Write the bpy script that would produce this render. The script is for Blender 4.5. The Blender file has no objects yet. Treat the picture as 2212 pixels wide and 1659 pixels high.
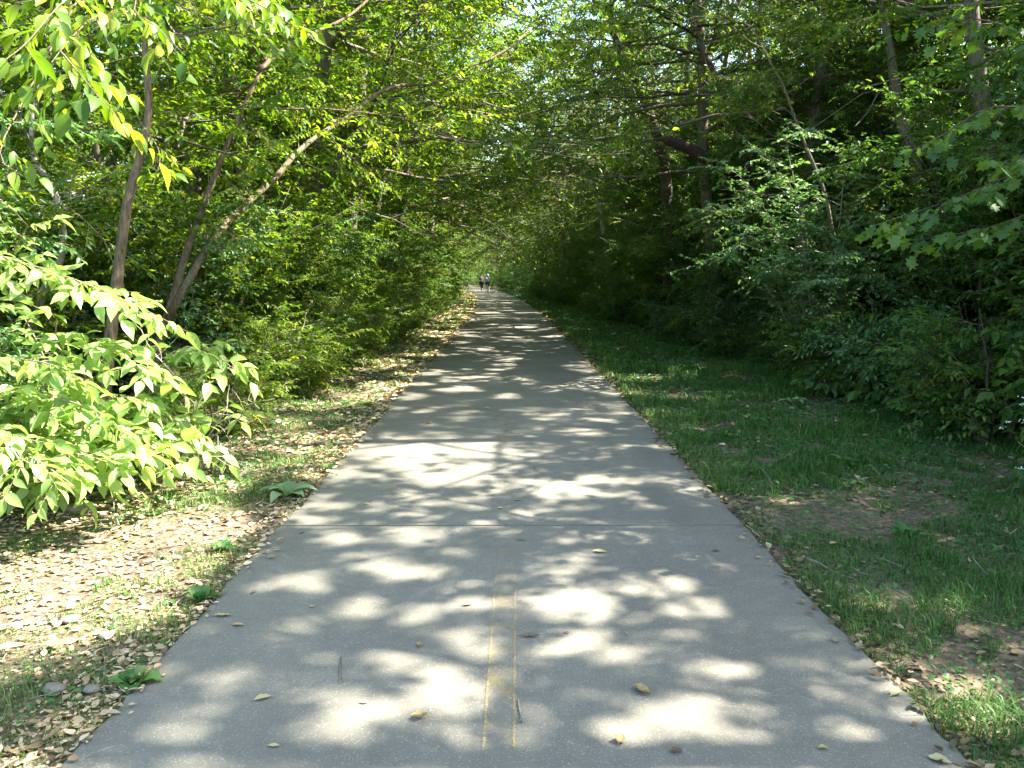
import bpy, math
import numpy as np
from mathutils import Vector, Matrix, Euler
RNG = np.random.default_rng(7); rg = np.random.default_rng
C = bpy.context.scene.collection
R = math.radians
# ------------------------------------------------------------------ scene, camera, light
scn = bpy.context.scene
scn.render.engine = 'CYCLES'
CAM_H, FPX = 1.65, 1703.0          # eye height; focal length for a 2212 px wide picture
PITCH, YAW = math.atan((829.5-596)/FPX), math.atan((1106-1098)/FPX)
cd = bpy.data.cameras.new('camera'); cam = bpy.data.objects.new('camera', cd); C.objects.link(cam)
cd.sensor_width = 36; cd.lens = 36*FPX/2212; cd.clip_start = 0.05; cd.clip_end = 2000
cam.location = (0, 0, CAM_H); cam.rotation_euler = (math.pi/2-PITCH, 0, -YAW)
scn.camera = cam
CM = np.array(Matrix.Translation(cam.location) @ Euler(cam.rotation_euler).to_matrix().to_4x4())
def P(px, py, d):
    v = np.array([(px-1106)/FPX*d, (829.5-py)/FPX*d, -d, 1.0]); return (CM@v)[:3]
def G(px, py, z=0.0):
    v = CM[:3, :3]@np.array([(px-1106)/FPX, (829.5-py)/FPX, -1.0]); t = (z-CAM_H)/v[2]
    return np.array([v[0]*t, v[1]*t, z])
SUN_AZ, SUN_EL = 84.0, 50.0
SV = np.array([math.cos(R(SUN_EL))*math.sin(R(SUN_AZ)), math.cos(R(SUN_EL))*math.cos(R(SUN_AZ)), math.sin(R(SUN_EL))])
sl = bpy.data.lights.new('sun', 'SUN'); sl.energy = 5.0; sl.angle = R(0.53); sl.color = (1.0, 0.95, 0.86)
so = bpy.data.objects.new('sun', sl); C.objects.link(so)
so.rotation_euler = Vector(SV).to_track_quat('Z', 'Y').to_euler(); so.location = (20, 10, 30)
w = bpy.data.worlds.new('World'); scn.world = w; w.use_nodes = True
nt = w.node_tree; bg = nt.nodes['Background']
sky = nt.nodes.new('ShaderNodeTexSky'); sky.sky_type = 'NISHITA'; sky.sun_disc = False
sky.sun_elevation = R(SUN_EL); sky.sun_rotation = R(SUN_AZ); sky.dust_density = 1.5
nt.links.new(sky.outputs[0], bg.inputs[0]); bg.inputs[1].default_value = 0.12
scn.view_settings.view_transform = 'Standard'; scn.view_settings.look = 'None'
scn.view_settings.exposure = 2.8; scn.view_settings.gamma = 1.0
cy = scn.cycles; cy.max_bounces = 7; cy.diffuse_bounces = 4; cy.transmission_bounces = 6
cy.transparent_max_bounces = 8; cy.glossy_bounces = 2; cy.use_denoising = True
cy.sample_clamp_indirect = 8; cy.caustics_reflective = False; cy.caustics_refractive = False

# ------------------------------------------------------------------ helpers
def hashn(ix, iy, s=0):
    h = (ix.astype(np.int64)*374761393 + iy.astype(np.int64)*668265263 + s*974634777) & 0xffffffff
    h = ((h ^ (h >> 13))*1274126177) & 0xffffffff
    return ((h ^ (h >> 16)) & 0xffff)/65535.0
def vnoise(x, y, s=0):
    x = np.asarray(x, float); y = np.asarray(y, float)
    ix, iy = np.floor(x), np.floor(y); fx, fy = x-ix, y-iy
    fx = fx*fx*(3-2*fx); fy = fy*fy*(3-2*fy)
    a = hashn(ix, iy, s); b = hashn(ix+1, iy, s); c = hashn(ix, iy+1, s); d = hashn(ix+1, iy+1, s)
    return (a*(1-fx)+b*fx)*(1-fy)+(c*(1-fx)+d*fx)*fy
def fbm(x, y, s=0): return (vnoise(x, y, s)+.5*vnoise(x*2.1, y*2.1, s+1)+.25*vnoise(x*4.3, y*4.3, s+2))/1.75
_cy = np.array([-50, 0, 35, 50, 65, 82, 109, 157, 220, 400]); _cx = np.array([.03, .03, .03, -.45, -1.1, -2.2, -5, -12, -24, -70])
def cx(y):
    y = np.asarray(y, float); return sum(np.interp(y+o, _cy, _cx) for o in (-8, -4, 0, 4, 8))/5
def sm(t): t = np.clip(t, 0, 1); return t*t*(3-2*t)
HW = 1.53
def gz(x, y):
    x = np.asarray(x, float); y = np.asarray(y, float); u = x-cx(y)
    off = sm((np.abs(u)-HW-.0)/.5)
    z = -0.012 + off*(.03*fbm(x*1.7, y*1.7, 5)-.005) + off*.05*(fbm(x*.5, y*.5, 9)-.45)
    z = z + 3.2*sm((u-6.2)/10)*1.0 + .5*sm((u-4.6)/3) - .5*sm((-u-6)/8)
    return z
def norm(v): return v/np.maximum(np.linalg.norm(v, axis=-1, keepdims=True), 1e-9)

def mesh(name, V, F, mat, parent=None, tone=None, smooth=False, loc=None):
    """F: list of int arrays (n,k)"""
    me = bpy.data.meshes.new(name); V = np.asarray(V, np.float32).reshape(-1, 3)
    F = [np.asarray(f, np.int32) for f in (F if isinstance(F, list) else [F]) if len(f)]
    me.vertices.add(len(V)); me.vertices.foreach_set('co', V.ravel())
    nl = sum(f.size for f in F); npoly = sum(len(f) for f in F)
    me.loops.add(nl); me.loops.foreach_set('vertex_index', np.concatenate([f.ravel() for f in F]))
    st = np.cumsum(np.concatenate([[0]]+[np.full(len(f), f.shape[1]) for f in F]))[:-1]
    me.polygons.add(npoly); me.polygons.foreach_set('loop_start', st.astype(np.int32))
    me.update(calc_edges=True); me.validate()
    if smooth: me.polygons.foreach_set('use_smooth', np.ones(npoly, bool))
    if tone is not None:
        a = me.attributes.new('tone', 'FLOAT', 'POINT'); a.data.foreach_set('value', np.asarray(tone, np.float32))
    me.materials.append(mat)
    o = bpy.data.objects.new(name, me); C.objects.link(o)
    if parent is not None: o.parent = parent
    if loc is not None: o.location = loc
    return o
def empty(name, loc, label, cat, group=None, rz=0, sc=1):
    o = bpy.data.objects.new(name, None); C.objects.link(o); o.location = loc; o.rotation_euler = (0, 0, rz)
    o.scale = (sc,)*3; o.empty_display_size = .1
    return tag(o, label, cat, group)
def tag(o, label=None, cat=None, group=None, kind=None):
    if label: o['label'] = label
    if cat: o['category'] = cat
    if group: o['group'] = group
    if kind: o['kind'] = kind
    return o
class MB:
    def __init__(s): s.V = []; s.F = {}; s.n = 0; s.T = []; s.tw = []; s.sub = []
    def add(s, V, F, tone=0.0):
        V = np.asarray(V, float).reshape(-1, 3); F = np.asarray(F)
        s.V.append(V); s.T.append(np.full(len(V), tone) if np.isscalar(tone) else np.asarray(tone))
        s.F.setdefault(F.shape[1], []).append(F+s.n); s.n += len(V)
    def tube(s, pts, rad, k=6, tone=0.0, cap=True):
        pts = np.asarray(pts, float); n = len(pts); rad = np.broadcast_to(rad, (n,))
        T = norm(np.gradient(pts, axis=0)); up = np.array([0, 0, 1.]) if abs(T[0][2]) < .9 else np.array([1., 0, 0])
        rings = []; a = np.arange(k)*2*np.pi/k; N = norm(np.cross(T[0], up))
        for i in range(n):
            N = N-T[i]*np.dot(N, T[i]); N = N/max(np.linalg.norm(N), 1e-9); B = np.cross(T[i], N)
            rings.append(pts[i]+rad[i]*(np.cos(a)[:, None]*N+np.sin(a)[:, None]*B))
        V = np.concatenate(rings); i = np.arange(n-1)[:, None]*k; j = np.arange(k)[None]; j2 = (j+1) % k
        F = np.stack([i+j, i+j2, i+k+j2, i+k+j], -1).reshape(-1, 4); s.add(V, F, tone)
        if cap and k <= 8:
            m = s.n-n*k
            s.F.setdefault(k, []).append(np.array([np.arange(k)[::-1]+m, np.arange(k)+m+(n-1)*k]))
    def cones(s, P0, P1, r0, r1, tone=0.0):
        P0 = np.asarray(P0); P1 = np.asarray(P1); n = len(P0)
        if n == 0: return
        T = norm(P1-P0); A = norm(np.cross(T, np.array([.31, .17, .93]))); B = np.cross(T, A); V = []
        for q in range(3):
            d = math.cos(q*2.0944)*A+math.sin(q*2.0944)*B; V += [P0+d*np.reshape(r0, (-1, 1)), P1+d*np.reshape(r1, (-1, 1))]
        V = np.stack(V, 1).reshape(-1, 3); b = np.arange(n)[:, None]*6
        F = np.concatenate([b+np.array([[0, 2, 3, 1]]), b+np.array([[2, 4, 5, 3]]), b+np.array([[4, 0, 1, 5]])])
        s.add(V, F, tone)
    def box(s, c, d, M=None, tone=0.0):
        v = np.array([[x, y, z] for x in (-.5, .5) for y in (-.5, .5) for z in (-.5, .5)])*d
        if M is not None: v = v@np.array(M).T
        s.add(v+c, np.array([[0, 1, 3, 2], [4, 6, 7, 5], [0, 4, 5, 1], [2, 3, 7, 6], [0, 2, 6, 4], [1, 5, 7, 3]]), tone)
    def build(s, name, mat, parent=None, smooth=False, loc=None):
        return mesh(name, np.concatenate(s.V), [np.concatenate(f) for f in s.F.values()], mat, parent, np.concatenate(s.T), smooth, loc)

# leaf templates: (u along, v across, w out of plane), faces
def tmpl(rows, wid, fold=.25, curl=.25):
    V = [(u, 0, 0) for u in rows]; nr = len(rows); idx = {}
    for sgn in (1, -1):
        for i, (u, wd) in enumerate(zip(rows, wid)):
            if wd > 0: idx[(sgn, i)] = len(V); V.append((u, sgn*wd, 0))
    F = []
    for sgn in (1, -1):
        for i in range(nr-1):
            a, b = idx.get((sgn, i)), idx.get((sgn, i+1))
            q = [i, i+1]+([b] if b is not None else [])+([a] if a is not None else [])
            if sgn < 0: q = q[::-1]
            F.append(q)
    V = np.array(V, float); V[:, 2] = fold*np.abs(V[:, 1])-curl*V[:, 0]**2
    return V, [np.array([f for f in F if len(f) == k]) for k in (3, 4) if any(len(f) == k for f in F)]
T_FINE = tmpl([0, .1, .28, .5, .7, .86, 1], [0, .12, .225, .235, .165, .07, 0], .35, .3)
T_OVAL = tmpl([0, .25, .6, 1], [0, .26, .26, 0], .15, .12)
_v = np.array([(0, 0, 0), (1, 0, -.2), (.3, .24, .05), (.68, .17, -.03), (.3, -.24, .05), (.68, -.17, -.03)])
T_MID = (_v, [np.array([[0, 1, 3, 2], [0, 4, 5, 1]])])
_v = np.array([(0, 0, 0), (1, 0, -.15), (.42, .3, .06), (.42, -.3, .06)])
T_LOW = (_v, [np.array([[0, 1, 2], [0, 3, 1]])])
_a = [(0, 0), (.12, .3), (.3, .22), (.38, .52), (.52, .3), (.72, .36), (.7, .16), (1, 0)]
_o = _a+[(x, -y) for x, y in _a[-2:0:-1]]; _v = np.array([(.45, 0, .03)]+[(x, y, .1*abs(y)-.1*x) for x, y in _o])
T_LOBE = (_v, [np.array([[0, 1+i, 1+(i+1) % len(_o)] for i in range(len(_o))])])
def leafmesh(pos, d, nrm, L, tone, tm):
    """one mesh array set for n leaves"""
    tv, tf = tm; n = len(pos); x = norm(d); y = norm(np.cross(nrm, x)); z = np.cross(x, y)
    V = pos[:, None]+L[:, None, None]*(tv[None, :, 0:1]*x[:, None]+tv[None, :, 1:2]*y[:, None]+tv[None, :, 2:3]*z[:, None])
    k = len(tv); b = (np.arange(n)*k)[:, None, None]
    return V.reshape(-1, 3), [(b+f[None]).reshape(-1, f.shape[1]) for f in tf], np.repeat(tone, k)
class Leaves:
    def __init__(s): s.p = []; s.d = []; s.n = []; s.L = []; s.t = []
    def add(s, p, d, n, L, t): s.p.append(p); s.d.append(d); s.n.append(n); s.L.append(L); s.t.append(t)
    def twigs(s, P0, D, TL, m, L, rng, droop=.25, tone=.4, flat=.35, tvar=.15, spread=.9):
        """alternate leaves on both sides of each twig, held nearly level"""
        P0 = np.asarray(P0, float); D = norm(np.asarray(D, float)); TL = np.broadcast_to(TL, (len(P0),))
        up = np.array([0, 0, 1.]); S = norm(np.cross(D, up)+rng.normal(0, .05, D.shape)); n = len(P0)
        tw = rng.normal(0, tvar, n)
        for j in range(m):
            t = (j+.3+.5*rng.random(n))/m; last = j == m-1
            pos = P0+D*(TL*t)[:, None]; pos[:, 2] -= droop*.5*TL*t*t
            sd = 0 if last else (1 if j % 2 else -1)
            dl = D*(.55 if not last else 1)+S*sd*spread+rng.normal(0, .3, (n, 3)); dl[:, 2] -= droop*(1+.8*rng.random(n))
            nn = up+rng.normal(0, flat, (n, 3))
            s.add(pos, norm(dl), norm(nn), L*(.65+.6*rng.random(n)), tone+tw+rng.normal(0, .10, n))
    def cat(s): return [np.concatenate(a) for a in (s.p, s.d, s.n, s.L, s.t)]

# ------------------------------------------------------------------ materials
def nmat(name):
    m = bpy.data.materials.new(name); m.use_nodes = True; n = m.node_tree; b = n.nodes['Principled BSDF']
    return m, n, b
def ramp(n, stops, src):
    r = n.nodes.new('ShaderNodeValToRGB'); e = r.color_ramp.elements
    while len(e) < len(stops): e.new(.5)
    for q, (p, c) in zip(e, stops): q.position = p; q.color = (*c, 1)
    n.links.new(src, r.inputs[0]); return r.outputs[0]
def math_n(n, op, a, b=None, cl=False):
    m = n.nodes.new('ShaderNodeMath'); m.operation = op; m.use_clamp = cl
    for i, v in enumerate((a, b)):
        if v is None: continue
        if isinstance(v, (int, float)): m.inputs[i].default_value = v
        else: n.links.new(v, m.inputs[i])
    return m.outputs[0]
def noise(n, scale, detail=3, rough=.55, vec=None, sc=None):
    t = n.nodes.new('ShaderNodeTexNoise'); t.inputs['Scale'].default_value = scale; t.inputs['Detail'].default_value = detail
    t.inputs['Roughness'].default_value = rough
    if vec is None: vec = n.nodes.new('ShaderNodeTexCoord').outputs['Object']
    if sc:
        mp = n.nodes.new('ShaderNodeMapping'); mp.inputs['Scale'].default_value = sc; n.links.new(vec, mp.inputs[0]); vec = mp.outputs[0]
    n.links.new(vec, t.inputs['Vector']); return t.outputs[0]
def mixc(n, f, a, b):
    m = n.nodes.new('ShaderNodeMix'); m.data_type = 'RGBA'
    for s_, v in ((m.inputs[0], f), (m.inputs[6], a), (m.inputs[7], b)):
        if isinstance(v, (tuple, list)): s_.default_value = (*v, 1)
        elif isinstance(v, (int, float)): s_.default_value = v
        else: n.links.new(v, s_)
    return m.outputs[2]
def bump(n, h, st, dist=.01):
    b = n.nodes.new('ShaderNodeBump'); b.inputs['Strength'].default_value = st; b.inputs['Distance'].default_value = dist
    n.links.new(h, b.inputs['Height']); return b.outputs[0]
def leafmat(name, stops, tr=.45, trc=(1.5, 1.5, .6), rough=.45, spec=.35, objvar=.12):
    m, n, b = nmat(name)
    at = n.nodes.new('ShaderNodeAttribute'); at.attribute_name = 'tone'
    oi = n.nodes.new('ShaderNodeObjectInfo')
    ov = math_n(n, 'MULTIPLY', math_n(n, 'SUBTRACT', oi.outputs['Random'], .5), objvar*2)
    col = ramp(n, stops, math_n(n, 'ADD', at.outputs['Fac'], ov, True))
    n.links.new(col, b.inputs['Base Color']); b.inputs['Roughness'].default_value = rough
    b.inputs['Specular IOR Level'].default_value = spec
    t = n.nodes.new('ShaderNodeBsdfTranslucent')
    mm = n.nodes.new('ShaderNodeMix'); mm.data_type = 'RGBA'; mm.blend_type = 'MULTIPLY'; mm.inputs[0].default_value = 1
    n.links.new(col, mm.inputs[6]); mm.inputs[7].default_value = (*trc, 1); n.links.new(mm.outputs[2], t.inputs[0])
    mx = n.nodes.new('ShaderNodeMixShader'); mx.inputs[0].default_value = tr
    n.links.new(b.outputs[0], mx.inputs[1]); n.links.new(t.outputs[0], mx.inputs[2])
    n.links.new(mx.outputs[0], n.nodes['Material Output'].inputs[0]); return m
M = {}
M['leaf_left'] = leafmat('yellow_green_leaf', [(0, (.04, .10, .012)), (.4, (.09, .175, .016)), (.7, (.19, .27, .025)), (.9, (.30, .31, .045)), (1, (.36, .31, .06))], tr=.5, trc=(1.8, 1.75, .45))
M['leaf_right'] = leafmat('deep_green_leaf', [(0, (.035, .095, .02)), (.4, (.075, .165, .03)), (.75, (.14, .23, .035)), (1, (.28, .26, .04))], tr=.48, trc=(1.7, 1.6, .6))
M['leaf_far'] = leafmat('mid_green_leaf', [(0, (.04, .09, .018)), (.45, (.095, .16, .024)), (.8, (.20, .25, .035)), (1, (.32, .30, .06))], tr=.5, trc=(1.8, 1.7, .7))
M['leaf_bush'] = leafmat('honeysuckle_leaf', [(0, (.05, .13, .05)), (.5, (.11, .23, .08)), (1, (.20, .30, .10))], tr=.35)
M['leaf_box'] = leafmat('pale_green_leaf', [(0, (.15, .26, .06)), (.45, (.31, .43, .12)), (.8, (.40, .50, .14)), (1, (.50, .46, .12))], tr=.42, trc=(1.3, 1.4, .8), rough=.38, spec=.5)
M['grass'] = leafmat('grass_blade', [(0, (.03, .10, .015)), (.5, (.07, .17, .025)), (.8, (.16, .22, .05)), (1, (.42, .34, .16))], tr=.3, trc=(1.2, 1.2, .7))
M['weed'] = leafmat('weed_leaf', [(0, (.03, .11, .025)), (.5, (.07, .18, .04)), (1, (.16, .24, .07))], tr=.3)
M['mullein'] = leafmat('felted_leaf', [(0, (.13, .23, .10)), (1, (.26, .36, .18))], tr=.25, rough=.8, spec=.1)
M['litter'] = leafmat('dry_leaf', [(0, (.08, .055, .03)), (.4, (.30, .215, .115)), (.75, (.54, .42, .25)), (1, (.66, .56, .38))], tr=.15, trc=(1, .8, .5), rough=.75, spec=.2, objvar=0)
M['yleaf'] = leafmat('fallen_yellow_leaf', [(0, (.24, .15, .08)), (.5, (.40, .29, .13)), (1, (.46, .40, .19))], tr=.15, trc=(1, .8, .5), rough=.6, objvar=0)
def bark(name, c0, c1, sc=(9, 9, 1.6)):
    m, n, b = nmat(name); f = noise(n, 5, 6, .65, sc=sc); f2 = noise(n, 1.3, 2)
    col = ramp(n, [(.3, c0), (.62, c1)], f)
    col = mixc(n, math_n(n, 'MULTIPLY', math_n(n, 'GREATER_THAN', f2, .6), .4), col, (.16, .18, .12))
    n.links.new(col, b.inputs['Base Color']); b.inputs['Roughness'].default_value = .9; b.inputs['Specular IOR Level'].default_value = .15
    n.links.new(bump(n, f, .9, .015), b.inputs['Normal']); return m
M['bark'] = bark('grey_brown_bark', (.055, .045, .032), (.22, .185, .13))
M['bark_warm'] = bark('warm_brown_bark', (.055, .042, .028), (.21, .155, .10))
M['bark_pale'] = bark('pale_bark', (.16, .13, .10), (.42, .36, .28))
M['bark_dark'] = bark('dark_bark', (.03, .022, .018), (.11, .08, .06))
M['twig'] = bark('twig_bark', (.14, .10, .07), (.38, .30, .22))
def plain(name, col, rough=.6, metal=0, spec=.4, var=.15):
    m, n, b = nmat(name); f = noise(n, 40, 3)
    n.links.new(mixc(n, f, tuple(c*(1-var) for c in col), tuple(min(1, c*(1+var)) for c in col)), b.inputs['Base Color'])
    b.inputs['Roughness'].default_value = rough; b.inputs['Metallic'].default_value = metal; b.inputs['Specular IOR Level'].default_value = spec
    return m
# concrete
m, n, b = nmat('concrete'); tc = n.nodes.new('ShaderNodeTexCoord').outputs['Object']
big = noise(n, .9, 4, .6, tc); fine = noise(n, 130, 3, .8, tc); md = noise(n, 14, 4, .6, tc); streak = noise(n, 3, 4, .6, tc, (1, .25, 1))
vo = n.nodes.new('ShaderNodeTexVoronoi'); vo.inputs['Scale'].default_value = 210; n.links.new(tc, vo.inputs['Vector'])
vs = n.nodes.new('ShaderNodeSeparateColor'); n.links.new(vo.outputs['Color'], vs.inputs[0])
col = ramp(n, [(.25, (.134, .124, .090)), (.75, (.238, .222, .163))], math_n(n, 'ADD', math_n(n, 'MULTIPLY', big, .62), math_n(n, 'MULTIPLY', md, .38)))
agg = math_n(n, 'GREATER_THAN', vs.outputs[0], .93); dk = math_n(n, 'LESS_THAN', vs.outputs[0], .10)
col = mixc(n, math_n(n, 'MULTIPLY', agg, .35), col, (.50, .46, .40)); col = mixc(n, math_n(n, 'MULTIPLY', dk, .45), col, (.10, .095, .09))
col = mixc(n, math_n(n, 'MULTIPLY', ramp(n, [(.52, (0, 0, 0)), (.7, (1, 1, 1))], streak), .4), col, (.12, .115, .09))
col = mixc(n, math_n(n, 'MULTIPLY', fine, .35), col, (.16, .155, .15))
n.links.new(col, b.inputs['Base Color']); b.inputs['Roughness'].default_value = .88; b.inputs['Specular IOR Level'].default_value = .25
n.links.new(bump(n, math_n(n, 'ADD', fine, math_n(n, 'MULTIPLY', md, .6)), .5, .003), b.inputs['Normal']); M['concrete'] = m
# soil
m, n, b = nmat('soil'); tc = n.nodes.new('ShaderNodeTexCoord').outputs['Object']
f1 = noise(n, 1.1, 5, .6, tc); f2 = noise(n, 28, 5, .7, tc); vo = n.nodes.new('ShaderNodeTexVoronoi'); vo.inputs['Scale'].default_value = 22; n.links.new(tc, vo.inputs['Vector'])
vs = n.nodes.new('ShaderNodeSeparateColor'); n.links.new(vo.outputs['Color'], vs.inputs[0])
col = ramp(n, [(.3, (.055, .042, .028)), (.55, (.15, .12, .08)), (.75, (.32, .26, .18))], f2)
col = mixc(n, math_n(n, 'MULTIPLY', math_n(n, 'GREATER_THAN', vs.outputs[0], .55), .5), col, ramp(n, [(0, (.09, .055, .03)), (1, (.34, .24, .15))], vs.outputs[1]))
col = mixc(n, math_n(n, 'MULTIPLY', ramp(n, [(.5, (0, 0, 0)), (.62, (1, 1, 1))], f1), .5), col, (.045, .08, .02))
n.links.new(col, b.inputs['Base Color']); b.inputs['Roughness'].default_value = .95; b.inputs['Specular IOR Level'].default_value = .1
n.links.new(bump(n, math_n(n, 'ADD', f2, vo.outputs['Distance']), .8, .02), b.inputs['Normal']); M['soil'] = m
# worn yellow paint
m, n, b = nmat('worn_yellow_paint'); uv = n.nodes.new('ShaderNodeUVMap').outputs[0]; tc = n.nodes.new('ShaderNodeTexCoord').outputs['Object']
sp = n.nodes.new('ShaderNodeSeparateXYZ'); n.links.new(uv, sp.inputs[0])
e = math_n(n, 'ABSOLUTE', math_n(n, 'SUBTRACT', sp.outputs[0], .5)); edge = ramp(n, [(.40, (0, 0, 0)), (.44, (1, 1, 1)), (.5, (1, 1, 1))], e)
g1 = noise(n, 90, 4, .8, tc); g2 = noise(n, 7, 3, .6, tc)
ins = ramp(n, [(.50, (0, 0, 0)), (.66, (1, 1, 1))], math_n(n, 'ADD', math_n(n, 'MULTIPLY', g1, .45), math_n(n, 'MULTIPLY', g2, .6)))
a1 = math_n(n, 'MULTIPLY', edge, ramp(n, [(.42, (.05, .05, .05)), (.60, (.7, .7, .7))], g1))
a2 = math_n(n, 'MULTIPLY', ins, .38)
near = math_n(n, 'SUBTRACT', 1.15, math_n(n, 'MULTIPLY', sp.outputs[1], .75))
al = math_n(n, 'MULTIPLY', math_n(n, 'MAXIMUM', a1, a2), near, True)
b.inputs['Base Color'].default_value = (.52, .37, .12, 1); b.inputs['Roughness'].default_value = .8
n.links.new(al, b.inputs['Alpha']); M['paint'] = m

# ------------------------------------------------------------------ ground and path
xs = np.unique(np.concatenate([np.linspace(-9, 9, 121), np.linspace(9, 30, 30), -np.linspace(9, 30, 30), np.geomspace(30, 600, 14), -np.geomspace(30, 600, 14)]))
ys = np.unique(np.concatenate([np.linspace(-10, 0, 12), np.linspace(0, 14, 95), np.geomspace(14, 200, 110), np.geomspace(200, 900, 12), [-60, -200]]))
X, Y = np.meshgrid(xs, ys); XX = X+cx(Y); V = np.stack([XX, Y, gz(XX, Y)], -1).reshape(-1, 3)
nx, ny = len(xs), len(ys); i = (np.arange(ny-1)[:, None]*nx+np.arange(nx-1)[None]).reshape(-1)
tag(mesh('ground', V, np.stack([i, i+1, i+1+nx, i+nx], 1), M['soil'], smooth=True), kind='structure')
mb = MB(); TOP = 0.02
y = float(G(1106, 1135, .02)[1])-3.07*4; k = 0
while y < 220:
    y0, y1 = y+.006, y+3.061; n_ = 61 if y < 12 else 21 if y < 30 else 2; q = np.linspace(y0, y1, n_)
    wob = lambda a, s: .035*(vnoise(a*1.3, a*0, s)-.5)+.028*(vnoise(a*6, a*0, s+3)-.5)+.014*(vnoise(a*19, a*0, s+5)-.5)
    dz = .002*math.sin(k*2.1)
    xl = cx(q)-HW+wob(q, 3); xr = cx(q)+HW+wob(q, 8); be = .012
    row = lambda x, z: np.stack([x, q, np.full_like(q, z)], 1)
    V = np.concatenate([row(xl, -.09), row(xl, TOP+dz-be*.7), row(xl+be, TOP+dz), row(xr-be, TOP+dz), row(xr, TOP+dz-be*.7), row(xr, -.09)])
    i = (np.arange(5)[:, None]*n_+np.arange(n_-1)[None]).reshape(-1); mb.add(V, np.stack([i, i+n_, i+n_+1, i+1], 1)[:, ::-1])
    j = np.arange(6)*n_; mb.add(V[j], [j//n_]); mb.add(V[j+n_-1], [(j//n_)[::-1]])
    y += 3.07; k += 1
tag(mb.build('path', M['concrete']), kind='structure')
def marking(pl0, pr0, pl1, pr1):
    nseg = 12; V = []; F = []; uvs = []
    a, b_, c, d = [G(*p, TOP+.006) for p in (pl0, pr0, pl1, pr1)]
    for k_ in range(nseg+1):
        t = k_/nseg; V += [a*(1-t)+c*t, b_*(1-t)+d*t]
    F = [[2*k_, 2*k_+1, 2*k_+3, 2*k_+2] for k_ in range(nseg)]
    o = mesh('lane_marking', V, np.array(F), M['paint']); u = o.data.uv_layers.new(name='UVMap')
    for p in o.data.polygons:
        for li, vi in zip(p.loop_indices, p.vertices): u.data[li].uv = (vi % 2, (vi//2)/nseg)
    tag(o, kind='structure')
marking((1041, 1620), (1113, 1620), (1073, 1186), (1115, 1186))
marking((1083, 958), (1097, 958), (1086, 866), (1098, 866))

# ------------------------------------------------------------------ where the sun reaches the ground
def E(px, py, ax, ay, rot=0):   # sun fleck seen on the ground of the photograph -> ground ellipse
    c = G(px, py); a = abs(G(px+ax, py)[0]-c[0]); b1 = G(px, py-ay)[1]-c[1]; return (c[0], c[1], a, b1)
FL = [E(*e) for e in [(737, 1165, 46, 20), (866, 1155, 78, 20), (874, 1073, 30, 10), (893, 1100, 45, 14), (800, 1217, 45, 23), (858, 1245, 100, 23),
  (929, 1350, 92, 34), (749, 1317, 38, 16), (1034, 1315, 70, 23), (944, 1487, 125, 33), (725, 1479, 54, 36), (811, 1573, 52, 46),
  (1221, 1198, 43, 14), (1151, 1249, 50, 16), (1249, 1315, 62, 30), (1198, 1409, 31, 14), (1327, 1413, 80, 26), (1507, 1483, 64, 24),
  (1343, 1560, 129, 46), (1428, 1276, 43, 18), (1522, 1317, 31, 12), (1546, 1213, 31, 10), (1335, 1085, 51, 12), (1268, 1069, 23, 8),
  (1171, 1071, 47, 7), (1100, 1643, 25, 18), (960, 1040, 90, 13), (1180, 1050, 110, 11), (870, 1010, 60, 9), (700, 1100, 48, 22), (1060, 985, 60, 6),
  (1250, 995, 70, 8), (1290, 1040, 50, 9), (640, 1265, 48, 22), (490, 1490, 60, 28), (420, 1610, 70, 22), (1010, 1420, 60, 18), (880, 1430, 50, 20),
  (1400, 1545, 60, 20), (1560, 1590, 35, 16), (1800, 1640, 40, 12), (1900, 1600, 30, 10), (1700, 990, 50, 10), (1640, 1010, 30, 7), (1850, 1050, 40, 8),
  (1880, 1300, 30, 9), (2050, 1480, 60, 12), (2120, 1530, 70, 14), (1440, 770, 50, 5), (1290, 745, 30, 5), (1950, 980, 30, 8), (700, 1030, 40, 12),
  (640, 1130, 60, 25), (1000, 1090, 40, 9), (1060, 1020, 60, 7), (600, 1380, 40, 18), (1150, 1500, 50, 16)]]
BIG = [(-3.9, 4.35, 2.3, 1.15), (-2.6, 4.9, 1.0, .75), (-5.2, 3.9, 2.2, 1.4), (-2.6, 5.9, .5, .35), (-4.8, 6.0, 1.3, .6), (-6, 5.2, 1.8, 1.0), (-4.4, 5.0, 1.5, 1.0), (-2.7, 3.75, 1.1, .5), (-2.05, 4.5, .45, .45), (-3.4, 3.3, 1.0, .5)]
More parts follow.
